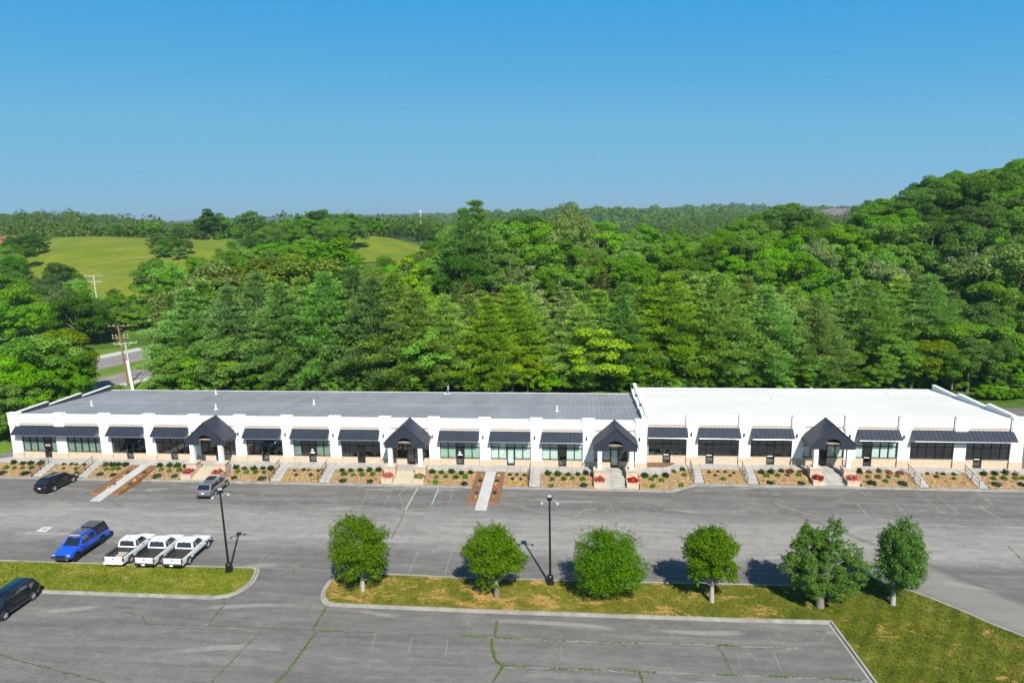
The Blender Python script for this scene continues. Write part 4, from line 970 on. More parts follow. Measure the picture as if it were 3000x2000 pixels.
def ordinals(n):
    return {2: ['left', 'right'], 3: ['leftmost', 'middle', 'rightmost']}.get(n) or (['leftmost', 'second', 'third', 'fourth', 'fifth', 'sixth', 'seventh', 'eighth', 'ninth', 'tenth', 'eleventh', 'twelfth', 'thirteenth', 'fourteenth', 'fifteenth'][:n-1]+['rightmost'])[:n]
def tree(px, py, D, key, wf=1.0, row='in the wood', hmin=5, hmax=27, fixed_h=None):
    """ask for a tree whose top shows at photo point (px,py), D metres ahead of the camera"""
    P = atd(px, py, D); g = terr(P[0], P[1])-.1; h = fixed_h or max(hmin, min(hmax, P[2]-g))
    s_ = h*wf*rnd.uniform(.9, 1.15); REQ.append(dict(px=px, D=D, key=key, x=P[0], y=P[1], g=g, h=h, s=s_, row=row, rz=rnd.random()*6.28))
def to_px(x, y, z):
    d = np.array([x, y, z])-CAM; k = float(d@FW); return 1500+F_PX*float(d@RT)/k, 1000-F_PX*float(d@UP)/k
def plant_trees():
    G = 8; W_, H_ = 3000//G, 2000//G; cov = np.zeros((H_, W_), bool)
    for (x0, x1, y0) in ((60, 330, 1180), (330, 1840, 1150), (1840, 2720, 1138), (2720, 2960, 1200)): cov[y0//G:, x0//G:x1//G] = True
    jj, ii = np.mgrid[0:H_, 0:W_]; keep = []
    for q in sorted(REQ, key=lambda q: q['D']):
        base = q['key'].rstrip('0123456789'); r = q['s']*(.28 if base.startswith('pine') else .40 if base not in ('lime', 'pale') else .3)
        cx_, ty = to_px(q['x'], q['y'], q['g']+q['h']*.97); _, by_ = to_px(q['x'], q['y'], q['g']+q['h']*.05); rp_ = r*F_PX/q['D']
        cy_ = (ty+by_)/2; hy = max(4, (by_-ty)/2); m_ = (((ii*G-cx_)/max(6, rp_))**2+((jj*G-cy_)/hy)**2) < 1
        vis = (m_ & ~cov).sum(); q['vis'] = vis*G*G; q['fr'] = vis/max(1, m_.sum())
        inner = (((ii*G-cx_)/max(6, rp_*.8))**2+((jj*G-cy_)/(hy*.85))**2) < 1; cov |= inner
        q['nm'], q['desc'], q['cat'] = SPEC[base]
        if q['fr'] > .04 and vis > 1: keep.append(q)
    out = []; rest = []
    for nm in ('pine_tree', 'deciduous_tree', 'bush'):
        L = sorted([q for q in keep if q['nm'] == nm], key=lambda q: -q['vis']); out += L[:295]; rest += L[295:]
    print('trees asked', len(REQ), 'seen', len(keep), 'single', len(out), 'rest', len(rest))
    seen = {}
    for q in out: q['lb'] = f"{q['desc']} {q['row']}, by the {landmark(q['px'])}" if q['D'] < 300 else f"{q['desc']} {q['row']}, {farmark(q['px'])}"; seen.setdefault(q['lb'], []).append(q)
    for lb, L in seen.items():
        if len(L) == 1: continue
        L.sort(key=lambda q: q['h'])
        for wd_, q in zip(ordinals(len(L)), sorted(L, key=lambda q: q['px'])): q['lb'] = f'{wd_} {lb}'
    for q in out:
        e = empty(q['nm'], (q['x'], q['y'], q['g']), q['lb'], q['cat'], f"{q['cat']}s: {q['desc']} {q['row']}", rz=q['rz'])
        for n_, me in (('trunk', TRUNK[q['key']]), ('crown', CROWN[q['key']])):
            o = bpy.data.objects.new(n_, me); col.objects.link(o); o.parent = e; o.scale = (q['s'], q['s'], q['h'])
    if rest:
        Vs = []
        for q in rest:
            me = LOWC.get(q['key']) or CROWN[q['key']]; n = len(me.vertices); a = np.empty(n*3, np.float32); me.vertices.foreach_get('co', a); a = a.reshape(-1, 3)*np.array([q['s'], q['s'], q['h']]); c_, s_ = math.cos(q['rz']), math.sin(q['rz'])
            Vs.append(np.c_[a[:, 0]*c_-a[:, 1]*s_+q['x'], a[:, 0]*s_+a[:, 1]*c_+q['y'], a[:, 2]+q['g']])
        me = quads('woodland', np.concatenate(Vs), M['leaf_mid']); o = bpy.data.objects.new('woodland', me); col.objects.link(o)
        tag(o, 'small crowns glimpsed between the nearer trees of the wood', 'woods', None, 'stuff')
def farmark(x):
    for a, b in ((330, 'left of the hay field'), (520, 'behind the hay field'), (760, 'near the lone spreading tree'), (1040, 'left of the small meadow'), (1300, 'above the small meadow'), (9999, 'right of the small meadow')):
        if x < a: return b
ROWA, ROWB, ROWC, ROWD = 'in the front row', 'in the second row', 'deep in the wood', 'on the wood\'s skyline'
# --- front row of pines right behind the building (tops traced from the photo)
front = [(497, 862, 'pineblue0', 128), (548, 845, 'pineblue1', 124), (590, 822, 'pineblue2', 128), (665, 838, 'pineblue0', 123), (745, 800, 'pineblue1', 128), (815, 826, 'pineblue0', 122), (880, 812, 'pinegreen0', 127), (950, 796, 'pineblue2', 125), (1030, 782, 'pineblue0', 129), (1085, 812, 'pineblue1', 122),
         (1150, 800, 'pinegreen1', 126), (1215, 850, 'pinegreen2', 121), (1300, 862, 'pinegreen0', 122), (1375, 862, 'pinegreen2', 127), (1430, 868, 'pinegreen1', 121), (1500, 835, 'pinegreen0', 125), (1700, 888, 'pinegreen0', 121), (1650, 905, 'pinegreen2', 125),
         (1755, 850, 'pinegreen1', 125), (1822, 868, 'pineblue1', 121), (1890, 838, 'pinegreen2', 126), (1965, 802, 'pinegreen0', 123), (2040, 812, 'pinegreen1', 127), (2105, 800, 'pinegreen2', 122), (2180, 806, 'pinegreen0', 126), (2250, 838, 'pineblue2', 122), (2330, 842, 'pinegreen1', 126),
         (2395, 862, 'pinegreen2', 121), (2460, 858, 'pineblue0', 126), (2550, 822, 'pineblue2', 124), (2640, 812, 'pinegreen1', 128), (2725, 806, 'pineblue1', 124), (2790, 852, 'pineblue0', 129), (2850, 880, 'dark1', 126), (2900, 900, 'mid1', 129), (2960, 870, 'mid0', 131), (3020, 860, 'dark0', 130), (3060, 900, 'mid1', 127)]
for px, py, k, D in front: tree(px, py, D-1, k, .72 if px < 500 else 1.15, ROWA, hmax=24)
under = [(505, 1010, 'mid2'), (560, 1020, 'bright0'), (650, 970, 'bright0'), (640, 1030, 'lime1'), (760, 1060, 'mid1'), (860, 1075, 'bush0'), (930, 1070, 'bright2'), (1010, 1075, 'bush1'), (1130, 1065, 'bush0'), (1200, 1060, 'bright0'), (1270, 1050, 'mid0'),
         (1240, 960, 'bright2'), (1340, 1070, 'bush0'), (1420, 1040, 'dark0'), (1500, 1055, 'mid1'), (1560, 1010, 'lime0'), (1545, 1040, 'lime1'), (1600, 1060, 'bush1'), (1690, 1070, 'bush0'), (1740, 950, 'lime1'), (1850, 1050, 'bright0'), (1780, 1065, 'mid0'),
         (1930, 1075, 'bush0'), (2080, 1080, 'mid2'), (2210, 1078, 'bush0'), (2370, 1070, 'mid0'), (2500, 1075, 'dark0'), (2620, 980, 'bright2'), (2680, 1010, 'mid1'), (2750, 985, 'olive0'), (2830, 1000, 'mid0'), (2900, 960, 'dark1'), (2960, 1030, 'dark0'), (2900, 1060, 'mid0'), (2990, 1000, 'dark1'), (3040, 980, 'mid1'), (2940, 1110, 'bush0'), (2880, 1095, 'bush1'), (2860, 930, 'bright1'), (2580, 1060, 'mid0')]
for k_ in range(70):
    x_ = 450+k_*37+rnd.uniform(-12, 12)
    if x_ > 1480 and x_ < 1640: continue
    under.append((x_, rnd.uniform(1098, 1126)-(12 if x_ > 1850 else 0), pick(['bush0', 'bush1', 'bush0', 'mid0'])))
for k_ in range(7): under.append((2790+k_*42, 1085+k_*9+rnd.uniform(-12, 12), pick(['bush0', 'bush1'])))
for px, py, k in [(2800, 1010, 'mid0'), (2850, 985, 'dark1'), (2895, 1040, 'mid1'), (2935, 990, 'dark0'), (2975, 1040, 'bright0'), (3010, 1000, 'mid0'), (3050, 1050, 'mid1')]: tree(px, py, 112, k, 1.1, 'by the back drive')
for k_ in range(11): tree(2890+k_*18, 1118+k_*3+rnd.uniform(-10, 10), 107.5, pick(['bush0', 'bush1']), 1.3, 'along the back drive', hmin=2)
for k_ in range(9): tree(2790+k_*30, 1085+k_*8+rnd.uniform(-14, 14), 113, pick(['bush0', 'bush1', 'mid0']), 1.2, 'by the back drive', hmin=2.5)
for px, py, k in under: tree(px, py, (117 if px < 1850 else 115.3)+rnd.random()*2, k, 1.35, 'in the undergrowth', hmin=2.5)
# --- fill rows
def fill(D0, D1, x0, x1, step, ytop, opts, row, wf=1.0, hm=(11, 18), js=.4):
    D = D0
    while D < D1:
        px = x0+rnd.random()*step/D*F_PX
        while px < x1:
            dx = step/D*F_PX
            P = atd(px, ytop(px), D); g = terr(P[0], P[1]); h = rnd.uniform(*hm)
            n_ = P[0]*.954-P[1]*.30
            if not (-70 < n_ < -18 and P[1] < 125):
                Dj = D+rnd.uniform(-.35, .35)*step; q = atd(px, 900, Dj); gz = terr(q[0], q[1])
                # photo row of the top of a tree of that height
                tp = CAM+(atd(px, 640, Dj)-CAM); 
                pyt = top_y(px, Dj, gz+h)
                lim = ytop(px)
                if pyt < lim: pyt = lim+rnd.uniform(0, 12)
                k = pick(opts(px, D)); tree(px, pyt, Dj, k, wf*rnd.uniform(.92, 1.15), row, hmin=4, hmax=24)
            px += dx*rnd.uniform(1-js, 1+js)
        D += step*.85
def top_y(px, D, z):
    lo, hi = 0.0, 2000.0
    for _ in range(18):
        m_ = (lo+hi)/2
        if atd(px, m_, D)[2] > z: lo = m_
        else: hi = m_
    return lo
def interp(tab):
    xs = [a for a, b in tab]; ys = [b for a, b in tab]
    return lambda x: float(np.interp(x, xs, ys))
skyB = interp([(0, 760), (420, 745), (560, 735), (700, 735), (900, 720), (1080, 735), (1200, 750), (1300, 700), (1500, 690), (1700, 690), (1900, 700), (2300, 700), (2500, 640), (2700, 600), (2850, 640), (3100, 620)])
skyC = interp([(400, 745), (560, 725), (900, 710), (1060, 745), (1250, 745), (1300, 650), (1500, 620), (1700, 625), (1800, 640), (1900, 668), (2000, 690), (2100, 670), (2200, 640), (2260, 600), (2300, 592), (2380, 615), (2450, 640), (2520, 655), (2560, 610), (2620, 580), (2700, 560), (2800, 520), (2900, 505), (3100, 470)])
skyD = interp([(1280, 612), (1340, 590), (1400, 585), (1450, 615), (1520, 625), (1600, 612), (1660, 600), (1700, 625), (1800, 640), (1860, 660), (1950, 668), (2000, 690), (2080, 672), (2150, 655), (2230, 612), (2300, 594), (2350, 612), (2400, 640), (2480, 650), (2540, 615), (2560, 582), (2620, 570), (2680, 545), (2720, 520), (2800, 492), (2860, 500), (2950, 478), (3100, 440)])
def optB(px, D):
    if px < 560: return ['mid0', 'pale1', 'bright0', 'olive1']
    if px < 920: return ['olive1', 'dark1', 'bright0', 'olive0', 'mid0']
    if px < 1250: return ['bright0', 'mid0', 'pale0', 'lime0', 'bright2', 'pineblue0', 'olive0']
    if px < 1750: return ['pineblue0', 'pineolive0', 'pinegreen1', 'pineolive1', 'bright0', 'mid2', 'pale0']
    if px < 2300: return ['pineolive0', 'pineolive1', 'bright0', 'bright1', 'mid0', 'pinegreen0', 'mid2']
    return ['bright0', 'bright1', 'mid0', 'mid1', 'bright2', 'pale1']
def optC(px, D):
    if px < 1250: return ['bright0', 'mid0', 'mid1', 'pale0', 'olive0']
    if px < 1750: return ['bright1', 'bright0', 'mid0', 'mid1', 'olive0', 'dark0']
    if px < 2350: return ['mid0', 'mid1', 'dark1', 'bright1', 'dark0', 'mid2']
    return ['dark1', 'mid1', 'mid0', 'bright1', 'dark0', 'pale1']
fill(135, 160, 420, 3080, 8.5, skyB, optB, ROWB, 1.0, (9, 15))
fill(163, 200, 520, 3120, 10.5, skyC, optC, ROWC, 1.05, (11, 17))
fill(205, 235, 1270, 3150, 11.5, skyD, optC, ROWD, 1.1, (13, 18))
fill(136, 240, 2860, 3350, 10, skyD, optC, 'on the steep right-hand slope', 1.1, (13, 18))
# named skyline characters
for px, py, k, D, wf in [(1395, 583, 'pineblue1', 172, 1.0), (1360, 610, 'pineblue2', 168, 1.0), (1665, 592, 'pale1', 196, .8), (1640, 640, 'pale1', 186, .9), (1555, 632, 'bright1', 190, 1.3), (1480, 640, 'bright0', 188, 1.2), (1910, 655, 'mid1', 205, 1), (2300, 592, 'dark1', 216, 1.2), (2235, 640, 'mid0', 205, 1.1), (2390, 650, 'bright0', 200, 1.2),
                         (2560, 580, 'dark1', 215, 1), (2840, 494, 'bright1', 225, 1.3), (2710, 522, 'dark1', 225, 1.1), (2995, 458, 'dark0', 222, 1), (1510, 730, 'pale0', 152, .8), (1180, 770, 'pale0', 140, .8), (1195, 755, 'lime0', 142, .9), (960, 700, 'bright2', 172, 1.1), (610, 760, 'pale1', 145, 1.1), (740, 735, 'olive1', 150, 1.3), (870, 735, 'olive1', 148, 1.3), (800, 732, 'olive0', 150, 1.3)]:
    tree(px, py, D, k, wf, ROWD if D > 180 else ROWB)
# --- left: trees beside the building, beyond the highway, round the field
for px, py, k, D in [(-40, 1010, 'bright0', 100), (30, 985, 'mid0', 104), (95, 970, 'bright1', 110), (150, 1000, 'mid1', 112), (190, 1030, 'mid0', 113), (60, 1060, 'bright0', 100), (130, 1065, 'bright1', 106), (180, 1078, 'mid0', 108), (10, 1110, 'mid0', 97), (90, 1120, 'bush0', 100), (140, 1110, 'mid2', 104), (-20, 1170, 'bush0', 95), (165, 950, 'olive0', 116), (110, 1010, 'olive0', 114)]:
    tree(px, py, D, k, 1.1, 'beside the building', hmin=3, hmax=17)
for px, py, k, D in [(335, 1122, 'bush0', 121), (485, 1110, 'bush0', 124), (492, 1030, 'mid2', 128), (478, 1085, 'bush1', 126), (490, 960, 'pale0', 132), (476, 880, 'pale0', 137), (490, 1095, 'bush0', 122)]:
    tree(px, py, D, k, 1.0 if D > 126 else 1.4, 'at the highway edge', hmin=2, hmax=19)
fill(168, 205, -120, 300, 9.5, interp([(0, 760), (150, 775), (230, 830), (300, 900)]), lambda p, d: ['bright0', 'mid0', 'mid1', 'dark1', 'bright1', 'pale1', 'dark0'], 'beyond the highway', 1.15, (10, 17))
fill(186, 214, 215, 470, 6, interp([(200, 890), (470, 885)]), lambda p, d: ['bush0', 'bush1', 'mid1'], 'in the roadside scrub', 1.3, (4, 7))
fill(212, 222, -100, 470, 8, interp([(0, 790), (200, 830), (240, 862), (400, 862), (470, 850)]), lambda p, d: ['bush0', 'mid0', 'dark1'], 'under the field', 1.2, (4, 8))
fill(200, 300, -200, 40, 15, interp([(0, 700), (60, 745)]), lambda p, d: ['mid0', 'bright1', 'dark1'], 'left of the field', 1.2, (9, 14))
for px, py, k, D in [(440, 752, 'mid0', 205), (475, 765, 'bright0', 204), (505, 800, 'mid1', 198), (160, 765, 'dark0', 232), (190, 775, 'dark1', 236), (225, 800, 'mid2', 225)]: tree(px, py, D, k, 1.15, 'at the foot of the field')
for px, py, k, D in [(460, 690, 'dark1', 300), (500, 690, 'dark1', 296), (540, 700, 'dark0', 300), (470, 715, 'mid1', 292), (525, 720, 'mid1', 290)]: tree(px, py, D, k, 1.3, 'in the mid-field clump')
# wooded ridge beyond the fields
ridge = interp([(-200, 690), (60, 690), (120, 700), (300, 668), (330, 650), (400, 645), (470, 640), (500, 660), (560, 660), (600, 650), (660, 680), (700, 660), (720, 655), (770, 660), (800, 640), (850, 625), (920, 610), (1000, 612), (1060, 620), (1120, 640), (1160, 655), (1200, 650), (1260, 640), (1300, 630)])
fill(395, 420, 315, 1300, 15, ridge, lambda p, d: ['dark0', 'dark1', 'mid0', 'mid1', 'dark2'], 'on the far ridge', 1.15, (10, 18))
fill(300, 385, 640, 1040, 15, interp([(640, 720), (720, 690), (800, 650), (900, 630), (1040, 640)]), lambda p, d: ['dark0', 'mid1', 'mid0', 'dark1'], 'on the far ridge', 1.2, (11, 17))
fill(215, 285, 560, 1060, 13, interp([(560, 760), (700, 720), (900, 690), (1000, 720), (1060, 740)]), lambda p, d: ['mid0', 'bright0', 'mid1', 'olive0', 'bright2'], 'between the two fields', 1.15, (10, 15))
fill(205, 275, 1060, 1290, 12, interp([(1060, 745), (1290, 735)]), lambda p, d: ['mid0', 'bright0', 'olive0'], 'below the small far meadow', 1.15, (6, 10))
fill(300, 400, 1285, 1420, 14, interp([(1280, 640), (1420, 620)]), lambda p, d: ['dark0', 'mid1'], 'right of the small far meadow', 1.15, (10, 15))
for px, py, k, D, wf in [(612, 614, 'dark2', 372, 1.5), (585, 640, 'dark0', 372, 1.2), (640, 630, 'mid0', 376, 1.1), (735, 616, 'dark1', 368, 1.25), (640, 640, 'dark2', 380, .8)]: tree(px, py, D, k, wf, 'alone on the ridge', hmin=12, hmax=30)
for px, py, D in [(40, 690, 300), (85, 685, 305), (110, 688, 310), (10, 720, 270), (60, 712, 280), (30, 750, 255)]: tree(px, py, D, 'dark1', 1.2, 'left of the field')

plant_trees()
# --- far woods: thousands of crowns nobody could count, one object per ridge
def far_wood(D0, D1, x0, x1, n, h, name, mat, leaf):
    rs = np.random.RandomState(int(D0)); Vs = []
    k = 100
    for _ in range(n):
        D = math.sqrt(rs.uniform(D0*D0, D1*D1)); px = rs.uniform(x0, x1); q = atd(px, 700, D); g = terr(q[0], q[1])
        hh = h*rs.uniform(.55, 1.0)*(1.55 if rs.rand() < .16 else 1.05); r_ = hh*.42
        d = sph(rs, k); d[:, 2] = np.abs(d[:, 2])*1.0-.15*rs.rand(k)
        C = np.array([q[0], q[1], g+hh*.5])+d*np.array([r_, r_, hh*.5])*(.8+.3*rs.rand(k))[:, None]
        N = d+.4*rs.normal(size=(k, 3)); N /= np.linalg.norm(N, axis=1)[:, None]
        u = np.cross(N, rs.normal(size=(k, 3))); u /= np.linalg.norm(u, axis=1)[:, None]; v = np.cross(N, u); S = leaf*(.6+.8*rs.rand(k))[:, None]
        Vs.append(np.stack([C-u*S, C-v*S, C+u*S, C+v*S], 1).reshape(-1, 3))
    me = quads(name, np.concatenate(Vs), mat); o = bpy.data.objects.new(name, me); col.objects.link(o)
    return o
tag(far_wood(420, 900, -350, 3300, 4200, 14, 'distant_woods', M['leaf_far'], .85), 'mid-distance wooded hills beyond the ridge', 'woods', None, 'stuff')
tag(far_wood(900, 2800, -450, 3500, 6500, 17, 'distant_woods', M['leaf_far'], 2.0), 'farthest hazy wooded hills on the horizon', 'woods', None, 'stuff')

# ------------------------------------------------------------------ trees of the parking-lot island (crown ellipses traced from the photo)
LOT = [ # base px, crown lobes (src px: x0,x1,y0,y1), depth factor, leaf mat, label
 ((1063, 1728), [(966, 1136, 1528, 1668), (975, 1060, 1600, 1690), (1050, 1138, 1590, 1692)], 'leaf_lot', 'bark_pale', 'round-crowned street tree at the left tip of the dry grass island'),
 ((1455, 1747), [(1366, 1526, 1560, 1692), (1430, 1500, 1545, 1640), (1400, 1470, 1670, 1722)], 'leaf_lot', 'bark', 'street tree with leafy shoots round its foot, left of the middle lamp post'),
 ((1778, 1748), [(1696, 1880, 1570, 1735), (1730, 1800, 1548, 1640)], 'leaf_lot', 'bark_pale', 'full egg-shaped street tree just right of the middle lamp post'),
 ((2085, 1762), [(2010, 2150, 1556, 1680), (2015, 2080, 1600, 1710), (2090, 2160, 1640, 1702)], 'leaf_lot', 'bark_pale', 'slimmer street tree with a notched crown and pale trunk, fourth from the left'),
 ((2402, 1777), [(2304, 2440, 1545, 1745), (2400, 2478, 1525, 1640), (2440, 2542, 1600, 1750), (2380, 2500, 1660, 1752)], 'leaf_lot_dark', 'bark', 'largest street tree, wide two-part crown on a thick dark trunk'),
 ((2615, 1770), [(2575, 2712, 1545, 1728), (2580, 2650, 1543, 1640), (2557, 2610, 1610, 1700)], 'leaf_lot_dark', 'bark_pale', 'oval dark green street tree on the mown lawn, rightmost in the lot')]
for ti, ((bx, by), lobes, lm, bk, lb) in enumerate(LOT):
    b = atz(bx, by, .1); Y = b[1]
    e = empty('street_tree', (b[0], b[1], .08), lb, 'tree', 'street trees on the grass islands')
    ell = []
    for (x0, x1, y0, y1) in lobes:
        l = aty(x0, (y0+y1)/2, Y); r_ = aty(x1, (y0+y1)/2, Y); t_ = aty((x0+x1)/2, y0, Y); u_ = aty((x0+x1)/2, y1, Y)
        rx = (r_[0]-l[0])/2*1.05; rz = (t_[2]-u_[2])/2*1.10
        ell.append(((l[0]+r_[0])/2-b[0], rnd.uniform(-.2, .2), (t_[2]+u_[2])/2-.08, rx, rx*.95, rz))
    C, N, S, LC, LR = decid_crown(700+ti, 46000 if ti != 4 else 64000, ell, .098, lobes=300, lobe_r=(.16, .25), full=True)
    # upright spray shoots on the crown's top
    rs = np.random.RandomState(ti+3); ex = []
    top = sorted(range(len(LC)), key=lambda i: -LC[i][2])[:34]
    for i in top:
        if LC[i][2] < ell[0][2]: continue
        d = np.array([rs.normal()*.25, rs.normal()*.25, 1.0]); L = rs.uniform(.12, .42)
        for k in range(22): ex.append(LC[i]+d*(LR[i]*.6+L*k/22)+rs.normal(size=3)*.07)
    for i in range(0, len(LC)):
        d = LC[i]-np.array(ell[0][:3]); d = d/np.linalg.norm(d)+np.array([0, 0, .5])
        for k in range(12): ex.append(LC[i]+d*(LR[i]*.7+.02*k)+rs.normal(size=3)*.06)
    ex = np.array(ex); C = np.concatenate([C, ex]); N = np.concatenate([N, sph(rs, len(ex))+np.array([0, 0, .5])]); S = np.concatenate([S, .12*(.6+.7*rs.rand(len(ex)))])
    me = leaf_mesh('crown', C, N, S, M[lm], .75, rs=rs); o = bpy.data.objects.new('crown', me); col.objects.link(o); o.parent = e
    H_ = max(q[2]+q[5] for q in ell); zlow = min(q[2]-q[5] for q in ell)
    r0 = .17 if ti != 4 else .27
    me = branch_mesh('trunk', H_*.92, r0, [LC[i] for i in range(0, len(LC), 3)], M[bk], max(.2, (zlow+.25)/H_), ti, 10)
    o = bpy.data.objects.new('trunk', me); col.objects.link(o); o.parent = e

# ------------------------------------------------------------------ lamp posts
def lamp_post(x, y, h, lean, rz, label):
    e = empty('lamp_post', (x, y, .08), label, 'lamp post', None, rz=rz)
    def q(px, py, pz): return (px+lean*pz, py, pz)
    MB().lathe([(.33, 0), (.33, .12), (.27, .16), (.27, .72), (.2, .8)], (0, 0, 0), n=14).build('post_base', M['pole_black'], e, smooth=True, world=False)
    MB().tube([q(0, 0, .7), q(0, 0, h*.5), q(0, 0, h-.1)], [.10, .09, .075], 12).build('pole', M['pole_black'], e, smooth=True, world=False)
    hx = lean*h
    mb = MB(); mb.box(hx-.2, hx+.2, -.22, .25, h-.1, h+.16, 0); mb.hexa([(hx-.24, -.33, h+.12), (hx+.24, -.33, h+.12), (hx+.24, .2, h+.17), (hx-.24, .2, h+.17)], [(hx-.22, -.30, h+.22), (hx+.22, -.30, h+.22), (hx+.2, .15, h+.27), (hx-.2, .15, h+.27)], 0)
    fl = mb.build('floodlight', M['pole_black'], e, bevel=.02, world=False)
    MB().hexa([(hx-.18, -.26, h+.222), (hx+.18, -.26, h+.222), (hx+.16, .1, h+.272), (hx-.16, .1, h+.272)], [(hx-.18, -.26, h+.232), (hx+.18, -.26, h+.232), (hx+.16, .1, h+.282), (hx-.16, .1, h+.282)]).build('lens', M['lamp_glass'], fl, world=False)
    for s in (-1, 1):
        mb = MB(); mb.tube([(hx, 0, h-.75), (hx+s*.06, 0, h-.45), (hx+s*.25, 0, h-.28), (hx+s*.5, 0, h-.26), (hx+s*.62, 0, h-.34)], .035, 8)
        a = mb.build('lamp_arm', M['silver_metal'], e, smooth=True, world=False)
        MB().lathe([(.05, .10), (.12, .05), (.14, -.04), (.10, -.13), (.03, -.17)], (hx+s*.64, 0, h-.42), n=12).build('lamp_shade', M['lamp_glass'], a, smooth=True, world=False)
lamp_post(69.92, -25.6, 7.55, 0, 0, 'tall black lamp post standing between two street trees on the dry island')
lamp_post(41.65, -25.34, 7.45, -.015, R(38), 'tall black lamp post on the tip of the green island, beside the white pickups')

# ------------------------------------------------------------------ vehicles (local: nose +y, wheels on z = 0, origin midway between the axles)
def paint(name, c, metal=0.0, rough=.28): plain(name, c, rough, metal, .5, .8, noise=0)
paint('paint_truck_white', (.78, .79, .80)); paint('paint_blue_car', (.008, .085, .62), .1); paint('paint_black', (.004, .006, .013), .2, .2); paint('paint_silver', (.33, .36, .40), .75, .3); paint('paint_navy', (.005, .009, .022), .3, .2)
plain('rack_grey', (.13, .135, .14), .4)
plain('rubber', (.018, .018, .018), .8); plain('alloy', (.62, .63, .65), .35, .5); plain('alloy_dark', (.05, .05, .055), .35, .7); plain('trim_black', (.014, .014, .015), .55); plain('bed_liner', (.035, .036, .036), .8, noise=.3)
plain('bed_dirt', (.40, .36, .28), .9, noise=.35, scale=2); plain('lamp_red', (.30, .01, .015), .2, 0, .7, .5, noise=0); plain('lamp_clear', (.6, .63, .66), .12, .3, .8, noise=0); plain('lamp_amber', (.8, .42, .05), .3, noise=0); plain('chrome', (.7, .7, .72), .12, 1.0, noise=0); plain('plate', (.78, .80, .82), .5, noise=0)
def ring(y, w_, zb, zt, c=.03):
    h_ = [(0, zb), (w_*.86, zb), (w_*.965, zb+.10), (w_, zb+.34*(zt-zb)), (w_*.99, zb+.66*(zt-zb)), (w_*.955, zt-.05), (w_*.89, zt), (w_*.5, zt+c*.8), (0, zt+c)]
    return [(x, y, z) for x, z in h_]+[(-x, y, z) for x, z in h_[-2:0:-1]]
def cut_arches(o, ys, r, xw):
    cs = []
    for y in ys:
        for s in (-1, 1):
            mb = MB(); mb.lathe([(r, -.22), (r, .22)], (s*xw, y, .37), 'x', 22, 1); c = mb.build('cutter', [M['trim_black'], M['trim_black']], None)
            c.data.polygons.foreach_set('material_index', [1]*len(c.data.polygons)); cs.append(c)
            md = o.modifiers.new('b', 'BOOLEAN'); md.operation = 'DIFFERENCE'; md.object = c; md.solver = 'EXACT'
    par = o.parent; o.parent = None; bpy.context.view_layer.update()
    dg = bpy.context.evaluated_depsgraph_get(); me = bpy.data.meshes.new_from_object(o.evaluated_get(dg)); o.modifiers.clear(); me.name = o.name; o.data = me; o.parent = par
    for c in cs: bpy.data.objects.remove(c)
    me.polygons.foreach_set('use_smooth', [True]*len(me.polygons))
    try: me.set_sharp_from_angle(angle=R(35))
    except Exception: pass
def wheel(e, x, y, r, dark=False, w_=.24):
    s = 1 if x > 0 else -1
    xi = x-s*w_
    lo, hi = min(x, xi), max(x, xi)
    T = MB().lathe([(r*.60, 0), (r*.93, 0), (r, .04), (r, w_-.04), (r*.93, w_), (r*.60, w_)], (lo, y, r), 'x', 24).build('wheel', M['rubber'], e, smooth=True, world=False)
    mb = MB(); xf = x+s*.004
    mb.lathe([(r*.62, 0), (r*.62, .02), (r*.54, .03)], (xf-.015, y, r), 'x', 20, 1)
    for k in range(5):
        a = k*2*math.pi/5+.3; ca, sa = math.cos(a), math.sin(a); p = lambda rr, t: (rr*ca-t*sa, rr*sa+t*ca)
        q = [p(.03, -.045), p(r*.57, -.055), p(r*.57, .055), p(.03, .045)]
        mb.add([(xf+s*.005, y+a_, r+b_) for a_, b_ in q]+[(xf+s*.028, y+a_, r+b_) for a_, b_ in q], [(0, 1, 2, 3), (7, 6, 5, 4), (0, 4, 5, 1), (1, 5, 6, 2), (2, 6, 7, 3), (3, 7, 4, 0)], 0)
    mb.lathe([(.06, 0), (.06, .03)], (xf if s > 0 else xf-.03, y, r), 'x', 10, 0)
    mb.build('rim', [M['alloy_dark' if dark else 'alloy'], M['alloy_dark']], T, world=False)
